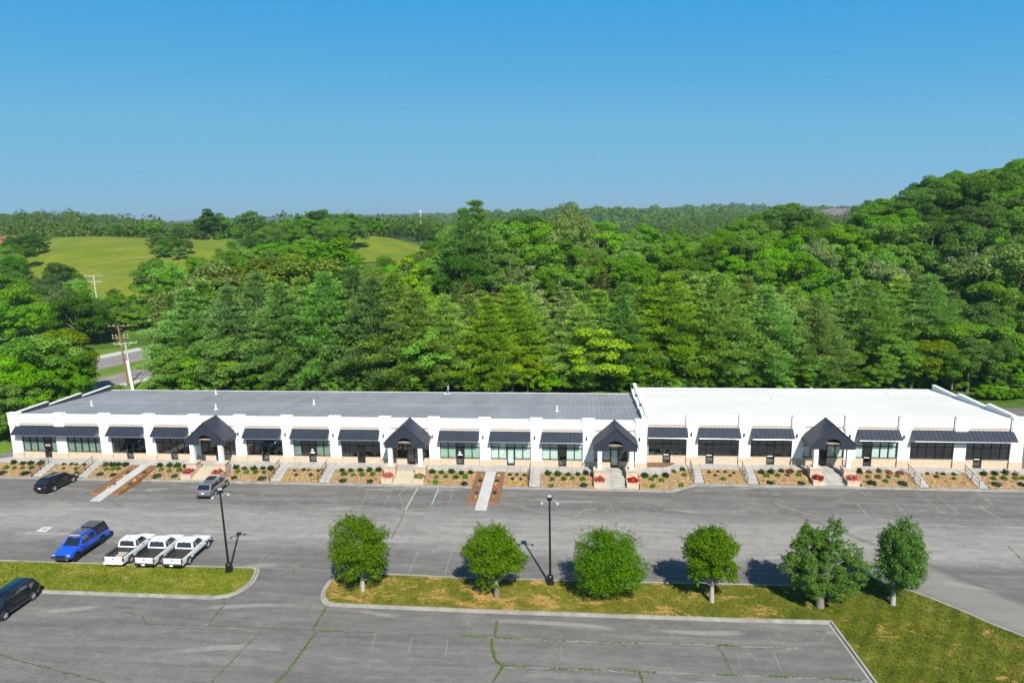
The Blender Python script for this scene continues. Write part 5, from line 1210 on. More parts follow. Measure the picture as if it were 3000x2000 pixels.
def greenhouse(e, pm, yb0, yb1, yt0, yt1, wb, wt, zb, zt, sides, name='cab', rear=True):
    mb = MB()
    def pt(sx, s_, v, out=0):
        y = (yb0+(yb1-yb0)*s_)*(1-v)+(yt0+(yt1-yt0)*s_)*v
        return (sx*(wb+(wt-wb)*v+out), y, zb+(zt-zb)*v)
    # bowed roof and sides in rings along the length
    rings = []
    for k in range(9):
        s_ = k/8; bow = .045*math.sin(math.pi*s_)
        h_ = []
        for v in (0, .5, .86, .97): x, y, z = pt(1, s_, v); h_.append((x+.02*math.sin(math.pi*v), y, z+bow*v))
        x, y, z = pt(1, s_, 1); h_.append((x*.9, y, z+.01+bow)); h_.append((0, y, z+.03+bow))
        rings.append(h_+[(-a, b, c) for a, b, c in h_[-2::-1]])
    mb.loft(rings); G = mb.build(name, pm, e, smooth=True, world=False)
    for sx in (-1, 1):
        for (a0, a1, c0, c1) in sides:
            v0, v1 = .10, .84
            pp = [pt(sx, a0, v0, .022), pt(sx, a1, v0, .022), pt(sx, a1*(.5)+c1*.5, .5, .034), pt(sx, c1, v1, .022), pt(sx, c0, v1, .022), pt(sx, a0*.5+c0*.5, .5, .034)]
            bow = [(x, y, z+.045*.4) for x, y, z in pp]
            inn = [(x-sx*.02, y, z) for x, y, z in bow]
            mb = MB(); n = 6; mb.add(bow+inn, [tuple(range(n)), tuple(range(n, 2*n))[::-1]]+[(i, (i+1) % n, n+(i+1) % n, n+i) for i in range(n)]); mb.build('side_window', M['car_glass'], G, world=False)
    def endpanel(s_, nm, v0, v1, k0=.88, k1=.88):
        d = 1 if s_ == 1 else -1
        y0 = (yb1 if s_ == 1 else yb0); y1 = (yt1 if s_ == 1 else yt0)
        nv = Vector((0, (zt-zb), -(y1-y0)))*(d); nv.normalize(); nv *= .014
        if nv.y*d < 0: nv = -nv
        def P(sx, v): return (sx*(wb+(wt-wb)*v)*(k0+(k1-k0)*v)+0, y0+(y1-y0)*v+nv.y, zb+(zt-zb)*v+nv.z)
        q = [P(-1, v0), P(1, v0), P(1, v1), P(-1, v1)]; i_ = [(x, y-nv.y*1.8, z-nv.z*1.8) for x, y, z in q]
        MB().hexa(q, i_).build(nm, M['car_glass'], G, world=False)
    endpanel(1, 'windshield', .05, .93)
    if rear: endpanel(0, 'rear_window', .18, .86, .86, .86)
    return G
def mirrors(e, pm, x, y, z):
    for s in (-1, 1): MB().hexa([(s*x, y-.06, z), (s*(x+.22), y-.04, z), (s*(x+.22), y+.08, z), (s*x, y+.1, z)], [(s*x, y-.05, z+.14), (s*(x+.2), y-.03, z+.15), (s*(x+.2), y+.05, z+.15), (s*x, y+.07, z+.14)]).build('side_mirror', pm, e, bevel=.02, world=False)
def box_part(e, name, mat, *b, bevel=0): return MB().box(*b).build(name, M[mat], e, bevel=bevel, world=False)
def pickup(x, y, rz, pm, label, group, cab4=False, floor='bed_liner', bumper='trim_black', wb_=3.2, off=0.0):
    e = empty('pickup_truck', (x, y, .006), label, 'pickup truck', group, rz=rz)
    fa, ra = wb_/2, -wb_/2; r = .385 if not cab4 else .40; lift = .0 if not cab4 else .05
    yb = -.80 if not cab4 else -1.12          # rear wall of the cab
    yr = ra-1.12                              # tailgate
    zb, zt = .43+lift, 1.12+lift
    st = [(yb, .925, zb, zt, .0), (yb+.5, .93, zb, zt, .0), (fa-.75, .93, zb, zt+.01, .01), (fa-.55, .93, zb, zt+.0, .03), (fa-.1, .935, zb, zt-.03, .06), (fa+.4, .93, zb, zt-.09, .06), (fa+.68, .88, zb+.02, zt-.17, .04), (fa+.84, .78, zb+.06, zt-.30, .02)]
    body = MB().loft([ring(*q) for q in st]).build('body', [pm, M['trim_black']], e, world=False); body.data.polygons.foreach_set('material_index', [0]*len(body.data.polygons))
    cut_arches(body, [fa], r+.075, .93)
    # bed sides with the arch cut in the profile
    for s in (-1, 1):
        N = 12; ra_ = r+.075
        arc = [(ra+ra_*math.cos(math.pi*k/N), .37+ra_*math.sin(math.pi*k/N)) for k in range(N+1)]
        arc = [(a, b) for a, b in arc if b >= zb+.01]
        prof = [(yb-.02, zb+.02), (yb-.02, zt), (yr+.02, zt), (yr, zb+.10)]+[(a, b) for a, b in arc[::-1]]
        xs0, xs1 = s*.93, s*.835
        n = len(prof); mb = MB()
        # strips between profile top and bottom
        ys_ = sorted(set([p[0] for p in prof]+[ra-ra_-.02, ra+ra_+.02]))
        def lowz(yy):
            d = abs(yy-ra)
            return max(zb+.03, .37+math.sqrt(max(0, ra_*ra_-d*d))) if d < ra_ else zb+.03
        for y0, y1 in zip(ys_[:-1], ys_[1:]):
            a0, a1 = lowz(y0+1e-4), lowz(y1-1e-4)
            sec = []
            for yy, lz in ((y0, a0), (y1, a1)):
                mid = max(lz+.02, (zb+zt)/2); sec.append([(xs0*.975, yy, lz), (xs0*1.005, yy, mid), (xs0*.99, yy, zt-.03), (xs0*.97, yy, zt), (xs1, yy, zt), (xs1, yy, lz)])
            mb.loft(sec, caps=False)
        bs = mb.build('bed_side', pm, e, smooth=True, world=False)
        box_part(e, 'wheel_housing', 'bed_liner', min(s*.60, s*.83), max(s*.60, s*.83), ra-.45, ra+.45, .62, .86, bevel=.04)
    MB().box(-.834, .834, yr+.08, yb-.02, .58, .64).build('bed_floor', M[floor], e, world=False)
    for s in (-1, 1): box_part(e, 'bed_rail', 'trim_black', min(s*.82, s*.925), max(s*.82, s*.925), yr+.04, yb-.03, zt+.001, zt+.022)
    box_part(e, 'bed_lining', 'bed_liner', -.82, .82, yb-.055, yb-.022, .64, zt-.02)
    for s in (-1, 1): box_part(e, 'bed_lining', 'bed_liner', min(s*.815, s*.833), max(s*.815, s*.833), yr+.08, yb-.06, .64, zt-.02)
    tg = MB().box(-.82, .82, yr+.0, yr+.075, zb+.12, zt).build('tailgate', pm, e, bevel=.02, world=False)
    box_part(tg, 'handle', 'trim_black', -.13, .13, yr-.015, yr-.001, zt-.2, zt-.12)
    for s in (-1, 1):
        box_part(e, 'tail_light', 'lamp_red', min(s*.80, s*.94), max(s*.80, s*.94), yr-.012, yr+.12, zt-.42, zt-.08, bevel=.02)
    bp = MB().hexa([(-.90, yr-.17, .47), (.90, yr-.17, .47), (.92, yr+.06, .47), (-.92, yr+.06, .47)], [(-.86, yr-.17, .64), (.86, yr-.17, .64), (.9, yr+.06, .64), (-.9, yr+.06, .64)]).build('rear_bumper', M[bumper], e, bevel=.03, world=False)
    box_part(bp, 'number_plate', 'plate', -.16, .16, yr-.185, yr-.171, .49, .62)
    if not cab4:
        G = greenhouse(e, pm, yb, fa-.50, yb+.18, fa-1.22, .885, .70, zt-.03, 1.74, [(.06, .27, .10, .27), (.31, .93, .30, .88)])
        box_part(G, 'brake_light', 'lamp_red', -.16, .16, yb+.13, yb+.17, 1.70, 1.735)
        box_part(G, 'roof_antenna', 'trim_black', -.03, .03, yb+.45, yb+.53, 1.80, 1.85)
    else:
        G = greenhouse(e, pm, yb, fa-.50, yb+.12, fa-1.18, .885, .70, zt-.03, 1.80, [(.05, .43, .09, .44), (.47, .94, .475, .90)])
    mirrors(e, pm, .90, fa-.72, zt+.02)
    for s in (-1, 1):
        for yy in ([fa-1.45] if not cab4 else [fa-1.5, fa-2.42]): box_part(body, 'door_handle', 'trim_black', min(s*.925, s*.95), max(s*.925, s*.95), yy, yy+.14, zt-.16, zt-.12)
        box_part(body, 'headlight', 'lamp_clear', min(s*.52, s*.83), max(s*.52, s*.83), fa+.62, fa+.80, zt-.36, zt-.22, bevel=.03)
    box_part(body, 'grille', 'trim_black', -.5, .5, fa+.78, fa+.87, zt-.48, zt-.22, bevel=.03)
    MB().box(-.86, .86, fa+.72, fa+.93, .48, .68).build('front_bumper', M[bumper], e, bevel=.05, world=False)
    box_part(e, 'underbody', 'trim_black', -.6, .6, yr+.1, fa+.6, .34, .50)
    for yy in (fa, ra):
        for s in (-1, 1): wheel(e, s*.93, yy, r, cab4, .25 if not cab4 else .28)
    return e, body, G, yb, yr, zt, fa, ra, r
gw = 'white pickup trucks parked side by side'
pickup(30.93, -22.72, 0, M['paint_truck_white'], 'white pickup with a dirty sand-coloured bed and white rear bumper, leftmost of the three', gw, floor='bed_dirt', bumper='paint_truck_white')
pickup(33.84, -22.72, 0, M['paint_truck_white'], 'white pickup with empty black bed, parked between the two other white pickups', gw, floor='bed_liner')
pickup(36.47, -22.70, 0, M['paint_truck_white'], 'white pickup nearest the black lamp post, with black bed and black bumper', gw)
e, body, G, yb, yr, zt, fa, ra, r = pickup(25.64, -22.62, math.pi, M['paint_blue_car'], 'bright blue pickup with black canopy and long roof rack, nose towards the grass', None, True, wb_=3.38)
mb = MB(); mb.hexa([(-.90, yr+.03, zt+.022), (.90, yr+.03, zt+.022), (.90, yb-.03, zt+.022), (-.90, yb-.03, zt+.022)], [(-.74, yr+.22, 1.93), (.74, yr+.22, 1.93), (.74, yb-.06, 1.93), (-.74, yb-.06, 1.93)])
cp = mb.build('canopy', M['black_frame'], e, bevel=.04, world=False)
for s in (-1, 1):
    MB().hexa([(s*.885, yr+.42, zt+.16), (s*.885, yb-.2, zt+.16), (s*.80, yb-.2, 1.76), (s*.80, yr+.5, 1.76)], [(s*.90, yr+.42, zt+.16), (s*.90, yb-.2, zt+.16), (s*.815, yb-.2, 1.76), (s*.815, yr+.5, 1.76)]).build('canopy_window', M['car_glass'], cp, world=False)
    mb = MB(); mb.tube([(s*.70, yr+.25, 2.0), (s*.70, yb-.05, 2.0)], .025, 6); mb.build('rack_rail', M['black_frame'], cp, world=False)
    mb = MB(); mb.tube([(s*.66, yb+.15, 1.93), (s*.66, fa-1.25, 1.93)], .022, 6); mb.build('rack_rail', M['black_frame'], G, world=False)
    box_part(e, 'side_step', 'trim_black', min(s*.80, s*1.0), max(s*.80, s*1.0), ra+.55, fa-.52, .42, .50, bevel=.02)
    for yy in (fa, ra):
        N = 12; R1, R2 = r+.075, r+.14
        mb = MB(); rg = []
        for k in range(N+1):
            a = math.pi*(-.04+1.08*k/N); rg.append([(s*.93, yy+R1*math.cos(a), .40+R1*math.sin(a)), (s*.985, yy+R1*math.cos(a), .40+R1*math.sin(a)), (s*.985, yy+R2*math.cos(a)*.98, .40+R2*math.sin(a)*.98), (s*.92, yy+R2*math.cos(a), .40+R2*math.sin(a))])
        mb.loft(rg); mb.build('wheel_flare', M['trim_black'], e, smooth=True, world=False)
mb = MB()
for k in range(8): yy = yr+.3+(yb-.1-yr-.3)*k/7; mb.box(-.70, .70, yy-.03, yy+.03, 1.985, 2.015)
mb.build('rack_slats', M['rack_grey'], cp, world=False)
mb = MB()
for k in range(7): yy = yb+.2+(fa-1.3-yb-.2)*k/6; mb.box(-.66, .66, yy-.025, yy+.025, 1.915, 1.945)
mb.build('rack_slats', M['rack_grey'], G, world=False)
box_part(G, 'light_bar', 'lamp_amber', -.50, .50, fa-1.22, fa-1.13, 1.89, 1.96)
mb = MB()
for s in (-1, 1): mb.tube([(s*.78, fa+.90, .62), (s*.80, fa+1.02, .82), (s*.62, fa+1.05, .90), (s*.55, fa+.92, .86)], .03, 6)
mb.tube([(-.5, fa+.98, .60), (.5, fa+.98, .60)], .045, 6); mb.build('bull_bar', M['trim_black'], e, smooth=True, world=False)
for s in (-1, 1): box_part(e, 'fog_lamp', 'lamp_amber', s*.62-.05, s*.62+.05, fa+.925, fa+.955, .55, .62)

def suv(x, y, rz, pm, label, L_, rearcut, h, wb_, rails=False, wid=.93, fr=.9, low=False, twide=.64):
    e = empty('parked_car', (x, y, .006), label, 'car', None, rz=rz)
    fa, ra = wb_/2, -wb_/2; r = .375; yf, yr = fa+fr, fa+fr-L_
    zt = 1.0 if not low else .96
    st = [(yr, wid*.82, .50, zt-.10, .0), (yr+.07, wid*.90, .40, zt-.02, .0), (yr+.35, wid*.97, .32, zt+.03, .0), (ra, wid*.995, .27, zt+.03, .01), (0, wid, .25, zt, .01), (fa-.45, wid, .26, zt-.01, .03), (fa, wid*.985, .27, zt-.07, .06), (fa+.42, wid*.94, .30, zt-.15, .06), (yf-.12, wid*.84, .34, zt-.26, .04), (yf, wid*.68, .42, zt-.38, .02)]
    body = MB().loft([ring(*q) for q in st]).build('body', [pm, M['trim_black']], e, world=False); body.data.polygons.foreach_set('material_index', [0]*len(body.data.polygons))
    cut_arches(body, [fa, ra], r+.06, wid)
    G = greenhouse(e, pm, yr+.10, fa+.10, yr+rearcut, fa-.80, wid*.925, twide+.03, zt-.04, h-.05, [(.05, .24, .12, .26), (.27, .56, .28, .57), (.59, .95, .60, .90)], 'cabin')
    mirrors(e, pm, wid-.04, fa-.58, zt+.02)
    for s in (-1, 1):
        tl = box_part(body, 'tail_light', 'lamp_red', min(s*.46, s*wid*.93), max(s*.46, s*wid*.93), yr+.0, yr+.16, zt-.17, zt-.04, bevel=.03)
        box_part(body, 'headlight', 'lamp_clear', min(s*.50, s*.80), max(s*.50, s*.80), yf-.28, yf-.10, zt-.36, zt-.22, bevel=.03)
        if rails: MB().tube([(s*twide*.93, yr+rearcut+.1, h+.03), (s*twide*.93, fa-1.15, h+.03)], .022, 6).build('roof_rail', M['chrome'], G, world=False)
        box_part(body, 'sill_trim', 'chrome', min(s*wid*.985, s*(wid+.012)), max(s*wid*.985, s*(wid+.012)), ra+.5, fa-.5, .37, .40)
        for yy in (fa-1.15, fa-2.05): box_part(body, 'door_handle', 'chrome', min(s*wid*.99, s*(wid+.02)), max(s*wid*.99, s*(wid+.02)), yy, yy+.15, zt-.14, zt-.11)
    box_part(body, 'number_plate', 'plate', -.17, .17, yr-.012, yr+.05, zt-.30, zt-.18)
    box_part(body, 'grille', 'trim_black', -.42, .42, yf-.06, yf+.02, zt-.50, zt-.36, bevel=.02)
    box_part(body, 'rear_bumper', 'trim_black', -wid*.8, wid*.8, yr-.05, yr+.2, .36, .50, bevel=.04)
    box_part(e, 'underbody', 'trim_black', -.62, .62, yr+.2, yf-.2, .20, .34)
    for yy in (fa, ra):
        for s in (-1, 1): wheel(e, s*(wid+.015), yy, r)
    return e, G
suv(11.05, -7.45, R(-3), M['paint_black'], 'black crossover parked nose-in at the leftmost gravel beds', 4.78, .92, 1.66, 2.78)
e, G = suv(30.62, -7.85, R(3), M['paint_silver'], 'silver SUV parked nose-in before the first gabled porch', 4.75, .62, 1.70, 2.78)
box_part(G, 'sunroof', 'car_glass', -.42, .42, -.75, .25, 1.745, 1.752)
e, G = suv(26.75, -32.2, math.pi+R(1), M['paint_navy'], "dark navy SUV with chrome roof rails at the photo's left edge", 4.72, .45, 1.72, 2.86, True)

# ------------------------------------------------------------------ utility poles and wires
def upole(base, top, r, mat, arms, label, conduits=0):
    e = empty('utility_pole', base, label, 'utility pole', 'utility poles by the highway'); b = Vector(base); t = Vector(top)
    MB().tube([b-Vector((0, 0, .3)), t], [r, r*.7], 8).build('pole', M[mat], e, smooth=True)
    for (dz, hl, ax, m2) in arms:
        c = b+(t-b)*((t.z-dz-b.z)/(t.z-b.z)); d = Vector(ax).normalized(); side = Vector((-d.y, d.x, 0))*.16
        mb = MB(); p0, p1 = c-d*hl+side, c+d*hl+side; mb.tube([p0, p1], .075, 4); mb.tube([c+d*hl*.55+side, c-Vector((0, 0, .7))], .03, 4); mb.tube([c-d*hl*.55+side, c-Vector((0, 0, .7))], .03, 4)
        A = mb.build('crossarm', M[m2], e)
        for s in (-.95, -.5, .5, .95):
            q = c+d*hl*s+side; MB().lathe([(.05, .07), (.09, .12), (.05, .18), (.08, .24), (.03, .3)], (q.x, q.y, q.z), n=8).build('insulator', M['dish_grey'], A, smooth=True)
    for k in range(conduits):
        x = b.x-.22+.2*k; MB().tube([(x, b.y-.32, b.z), (x+(t.x-b.x)*.55, b.y-.32, b.z+(t.z-b.z)*.62)], .075, 8).build('conduit', M['pipe_white'], e, smooth=True)
    return e, t
t1 = aty(345, 952, 41.3); p1 = ((-13.5, 41.3, 0), tuple(t1))
upole(p1[0], p1[1], .2, 'wood_pole', [(.25, 1.9, (1, .12, 0), 'wood_pole'), (2.1, 1.5, (1, .12, 0), 'wood_pole'), (2.6, 1.5, (1, .12, 0), 'wood_pole')], 'brown wooden utility pole with three crossarms, behind the left end of the roof')
t2 = aty(366, 1002, 38.3)
upole((-10.3, 38.3, 0), tuple(t2), .16, 'grey_pole', [(.3, 1.9, (.9, .5, 0), 'grey_pole')], 'grey utility pole with three white conduits up its side, beside the brown pole', 3)
q = atd(274, 805, 186); b3 = atd(289, 917, 186)
upole((b3[0], b3[1], terr(b3[0], b3[1])-.5), tuple(q), .2, 'grey_pole', [(.3, 2.2, (.8, .3, 0), 'grey_pole'), (1.9, 1.9, (1, .1, 0), 'grey_pole')], 'weathered grey utility pole in the scrub below the field')
def wire(a, b, sag, label):
    a, b = Vector(a), Vector(b); pts = []
    for k in range(17):
        t = k/16; p = a.lerp(b, t); p.z -= sag*4*t*(1-t); pts.append(p)
    o = MB().tube(pts, .022, 4).build('power_line', M['silver_metal'], None); tag(o, label, 'power line', 'power lines by the highway')
for k, dx in enumerate((-1.6, 1.6)):
    c = Vector(q)+Vector((dx, 0, -.1))
    wire(c, Vector((c.x+95, c.y+26, c.z-1)), 3.2, f'{"upper" if k else "lower"} thin power line running right from the grey pole in the scrub'); wire(c, Vector((c.x-60, c.y-45, c.z-3)), 3, f'{"nearer" if k else "farther"} thin power line running left from the grey pole in the scrub')
wire(tuple(t1), tuple(t2), .2, 'short wire between the two roadside utility poles')
# brick house far left, fence on the field crest, gravel heap with a mast, a mast on the skyline, boulder
hb = atd(30, 705, 420); hz = terr(hb[0], hb[1])+6
e = empty('house', (hb[0], hb[1], hz-7), 'small red brick house with a pale gable, far off at the left edge', 'house')
x, y = hb[0], hb[1]
MB().box(x-5, x+5, y-3, y+3, hz-7, hz-1).build('wall', M['brick_red'], e)
MB().add([(x-5.6, y-3.5, hz-1), (x+5.6, y-3.5, hz-1), (x+5.6, y+3.5, hz-1), (x-5.6, y+3.5, hz-1), (x-5, y, hz+1), (x+5, y, hz+1)], [(0, 1, 5, 4), (2, 3, 4, 5), (0, 4, 3), (1, 2, 5), (0, 3, 2, 1)]).build('roof', M['mulch'], e)
MB().box(x+5.05, x+5.2, y-1.5, y+1.5, hz-2.6, hz-.2).build('gable_trim', M['white_trim'], e)
e = None
gp = atd(2470, 640, 900); gz = terr(gp[0], gp[1])
mb = MB(); N = 20; cx_, cy_ = gp[0], gp[1]; rs_ = random.Random(4)
rgs = []
for (rr, z) in ((46, 0), (38, 9), (24, 15.5), (9, 18.5)): rgs.append([(cx_+rr*(1+.12*rs_.random())*math.cos(6.283*k/N)*1.5, cy_+rr*math.sin(6.283*k/N), gz+2+z+rs_.random()) for k in range(N)])
mb.loft(rgs); tag(mb.build('gravel_heap', M['gravel_grey'], smooth=False), 'grey heap of quarry gravel far off between the woods, below the mast', 'gravel heap')
def mast(px, py, D, h, label, w_=.6, ant=True):
    P = atd(px, py, D); e = empty('mast', (P[0], P[1], P[2]-h), label, 'mast')
    mb = MB()
    for s in (-1, 1):
        mb.tube([(P[0]+s*w_, P[1], P[2]-h), (P[0]+s*w_*.3, P[1], P[2])], .16, 4)
    n = 9
    for k in range(n):
        z0 = P[2]-h+h*k/n; z1 = z0+h/n; s = 1 if k % 2 else -1; a = w_*(1-.7*k/n); mb.tube([(P[0]-s*a, P[1], z0), (P[0]+s*a*.9, P[1], z1)], .1, 4)
    mb.build('lattice', M['dish_grey' if ant else 'gravel_grey'], e)
    if ant: MB().box(P[0]-.8, P[0]+.8, P[1]-.5, P[1]+.5, P[2]-2, P[2]-.8).build('antenna', M['pipe_white'], e)
mast(2469, 608, 700, 26, 'thin lattice mast beside the far grey gravel heap', ant=False)
mast(1232, 616, 700, 20, 'tiny white mast rising over the wooded ridge, left of the tall skyline pine')
for k in range(14):
    u = -.70+k*.02; D = 385; p = fan(D, u*D); z = terr(*p)
    if k == 0: e = empty('field_fence', (p[0], p[1], z), 'thin fence along the crest of the hay field', 'fence')
    MB().box(p[0]-.12, p[0]+.12, p[1]-.12, p[1]+.12, z-.3, z+1.5).build('fence_post', M['wood_pole'], e)
P = atz(920, 1139, .5)
mb = MB(); rs_ = random.Random(3)
mb.loft([[(P[0]+rr*1.5*(1+.25*rs_.random())*math.cos(6.283*k/9), P[1]+rr*(1+.3*rs_.random())*math.sin(6.283*k/9), z+.1*rs_.random()) for k in range(9)] for rr, z in ((1.0, 0), (1.05, .5), (.75, 1.0), (.3, 1.35))])
tag(mb.build('boulder', M['boulder']), 'pale tan boulder in the grass just behind the grey roof', 'boulder')

# ------------------------------------------------------------------ shrubs and flowers of the gravel beds (positions read off the photo)
def tuft(key, mat, n, leaf, rz=.8, blooms=None, seed=3):
    rs = np.random.RandomState(seed); d = sph(rs, n); d[:, 2] = np.abs(d[:, 2]); rad = .45+.6*rs.rand(n)
    k = rs.rand(n)*.0+1
    lump = 1+.28*np.sin(d[:, 0]*5+seed)*np.cos(d[:, 1]*4+seed)
    C = d*np.array([1, 1, rz])*(rad*lump)[:, None]; C[:, 2] += .08
    N = d+.7*rs.normal(size=(n, 3)); mi = None; ms = [M[mat]]
    if blooms: ms.append(M[blooms[0]]); mi = (rs.rand(n) < blooms[1]).astype(int)
    CROWN[key] = leaf_mesh(key, C, N, leaf*(.6+.8*rs.rand(n)), ms, .7, mi=mi, rs=rs)
tuft('d', 'shrub_dark', 260, .36, 1.15); tuft('g', 'shrub_green', 220, .36, 1.0, seed=5); tuft('b', 'shrub_blue', 240, .34, .6, seed=6); tuft('s', 'shrub_dark', 150, .42, .8, seed=7)
tuft('R', 'shrub_red', 200, .36, .9, seed=8); tuft('o', 'bloom_orange', 90, .42, .7, seed=9); tuft('y', 'shrub_green', 130, .42, .7, ('bloom_yellow', .6), 10); tuft('r', 'shrub_green', 130, .42, .7, ('bloom_red', .6), 11)
tuft('P', 'shrub_dark', 700, .26, .55, ('bloom_red', .66), 12); tuft('Q', 'shrub_green', 700, .26, .45, ('bloom_red', .25), 13)
SZ = {'d': .40, 'g': .34, 'b': .46, 's': .26, 'R': .40, 'o': .17, 'y': .25, 'r': .22, 'P': .66, 'Q': .6}
SN = {'d': ('shrub', 'upright dark green shrub', 'shrub'), 'g': ('shrub', 'bright green round shrub', 'shrub'), 'b': ('shrub', 'low spreading blue-green shrub', 'shrub'), 's': ('shrub', 'small sparse dark shrub', 'shrub'), 'R': ('shrub', 'reddish-leaved shrub', 'shrub'),
      'o': ('flower_clump', 'tiny rust-orange plant', 'flowers'), 'y': ('flower_clump', 'clump of yellow flowers', 'flowers'), 'r': ('flower_clump', 'clump of red flowers', 'flowers')}
BEDS = [('A', 'in the leftmost gravel bed', 'd130,800 d212,805 d285,805 d375,805 g60,845 g135,845 g207,845 g290,843 b15,893 y118,893 b232,897 o287,890'),
 ('A', 'in the bed between the leftmost steps', 's587,810 s660,810 s700,810 s772,812 s585,848 s697,852 y488,892 y612,877 g700,893'),
 ('A', 'in the gravel bed left of the left ramp', 'd972,818 d1035,820 d1090,818 d1158,817 g975,857 g1035,857 g1088,855 b920,903 b1040,908 o1100,892'),
 ('A', 'in the mulch strip left of the left ramp', 'y1225,838 s1180,885 y1135,915 r1105,938 y1085,950 s1052,993 y998,1022'),
 ('A', 'in the mulch strip right of the left ramp', 'y1362,838 s1327,885 y1280,922 r1265,938 y1240,955 s1197,993 y1143,1030'),
 ('A', 'in the bed left of the first porch', 'd1472,827 d1558,825 d1628,828 d1705,828 g1483,860 g1555,873 g1650,867 b1440,922 b1603,918 o1500,905 y1425,905 o1665,895'),
 ('B', 'in the gravel bed right of the first porch', 'd-27,842 d55,850 d138,852 d222,850 d297,857 g-10,880 g72,885 g155,885 g230,888 o-80,920 b-40,932 o97,925 y175,930 b210,945 o248,935'),
 ('B', 'in the step-side bed left of the second porch', 's512,867 s597,862 s642,862 s728,868 s527,905 s662,907 y453,938 y578,928 y700,943'),
 ('B', 'in the gravel bed left of the second porch', 'd948,870 d1028,873 d1118,868 d1198,868 d1288,868 g965,903 g1052,910 g1130,910 g1225,907 o912,943 b957,962 o1078,948 o1170,950 b1205,968 o1258,945'),
 ('B', 'in the gravel bed right of the second porch', 'd1778,885 d1863,888 d1955,885 d2045,897 d2130,890 g1815,930 g1897,927 g1993,932 g2080,930 y1750,968 y1860,970 o1940,975 g1807,980 o2030,975 b2073,990'),
 ('C', 'in the mulch strip left of the central ramp', 'y190,912 s178,958 y165,992 r155,1020 s147,1073 y138,1110'),
 ('C', 'in the mulch strip right of the central ramp', 'y345,912 s333,963 y322,988 r320,1020 s312,1073 y298,1110'),
 ('C', 'in the small bed right of the central ramp', 's452,905 s517,907 s583,910 s475,942 s550,945 y430,980 y512,975 y580,988'),
 ('C', 'in the gravel bed left of the third porch', 'd800,900 d890,907 d985,907 d1075,905 d1150,900 g838,950 g945,948 g1027,942 g1117,947 o793,985 o893,985 o982,985 o1075,988 g832,1010 b1127,1005 o1160,990'),
 ('D', 'in the curved bed right of the third porch', 'd438,922 d532,922 d630,915 d698,892 d778,867 g497,948 g588,960 g717,943 g797,918 y443,1000 y553,1000 g508,1017 o697,1002 g770,1008 o792,970'),
 ('D', 'in the step-side bed left of the fourth porch', 's1028,882 s1107,877 s1175,880 s1253,887 s1083,912 s1222,915 y1037,960 g1160,947 y1288,958'),
 ('D', 'in the gravel bed left of the fourth porch', 'd1505,887 d1593,885 d1687,873 R1770,880 R1865,878 g1557,918 g1655,912 g1747,912 g1850,910 o1523,957 y1627,960 o1717,953 y1812,960 b1588,980 b1873,985 o1898,960'),
 ('E', 'in the gravel bed right of the fourth porch', 'd840,882 R928,882 d1017,877 R1110,887 R1215,893 g917,927 g1010,930 g1107,930 g1188,918 o885,963 y985,970 g1078,967 o1167,965 b950,985 b1235,990'),
 ('E', 'in the bed between the rightmost steps', 's1465,895 s1555,890 s1610,900 s1705,902 s1548,925 s1705,940 y1517,978 y1647,967 y1800,977'),
 ('E', 'in the rightmost gravel bed', 'd1977,903 d2083,900 d2178,895 R2270,905 g2068,942 g2165,942 g2270,940 g2340,940 o2030,975 o2145,980 b2097,998 o2240,967 b2325,997')]
SHR = {}
for k, where, txt in BEDS:
    for it in txt.split():
        ty = it[0]; x, y = map(float, it[1:].split(',')); px, py = cr(k, x, y+6)
        z = .4; mulch = 'mulch' in where
        for _ in range(12):
            P = atz(px, py, z)
            if mulch: z = max(.16, .8*(1-(-2-P[1])/9.3)-.03)
            else: z = bedz(P[0], P[1])
        s = SZ[ty]*rnd.uniform(.82, 1.15); nm, ds, ct = SN[ty]
        o = bpy.data.objects.new(nm, CROWN[ty]); col.objects.link(o); o.location = (P[0], P[1], z-.03); o.scale = (s, s, s*rnd.uniform(.85, 1.2)); o.rotation_euler = (0, 0, rnd.random()*6.28)
        tag(o, f'{ds} {where}', ct, f'{ds}s {where}'); SHR.setdefault(f'{ds} {where}', []).append(o)
for lb, L in SHR.items():
    if len(L) > 1:
        for wd_, o in zip(ordinals(len(L)), sorted(L, key=lambda o: o.location.x)): o['label'] = f'{wd_} {lb}'
for i, (xc, y0) in enumerate(PORT):
    for s in (-1, 1):
        key = 'Q' if (i == 1 and s == 1) else 'P'
        o = bpy.data.objects.new('flower_clump', CROWN[key]); col.objects.link(o); o.location = (xc+s*1.84, y0-4.1, .66); o.scale = (.68, .66, .75); o.rotation_euler = (0, 0, i+s)
        tag(o, f'{"sparse green plant with few red flowers" if key == "Q" else "mound of red flowers"} in the {"left" if s < 0 else "right"} planter of the {pn[i]} porch', 'flowers', 'red flowers in the brick planters')

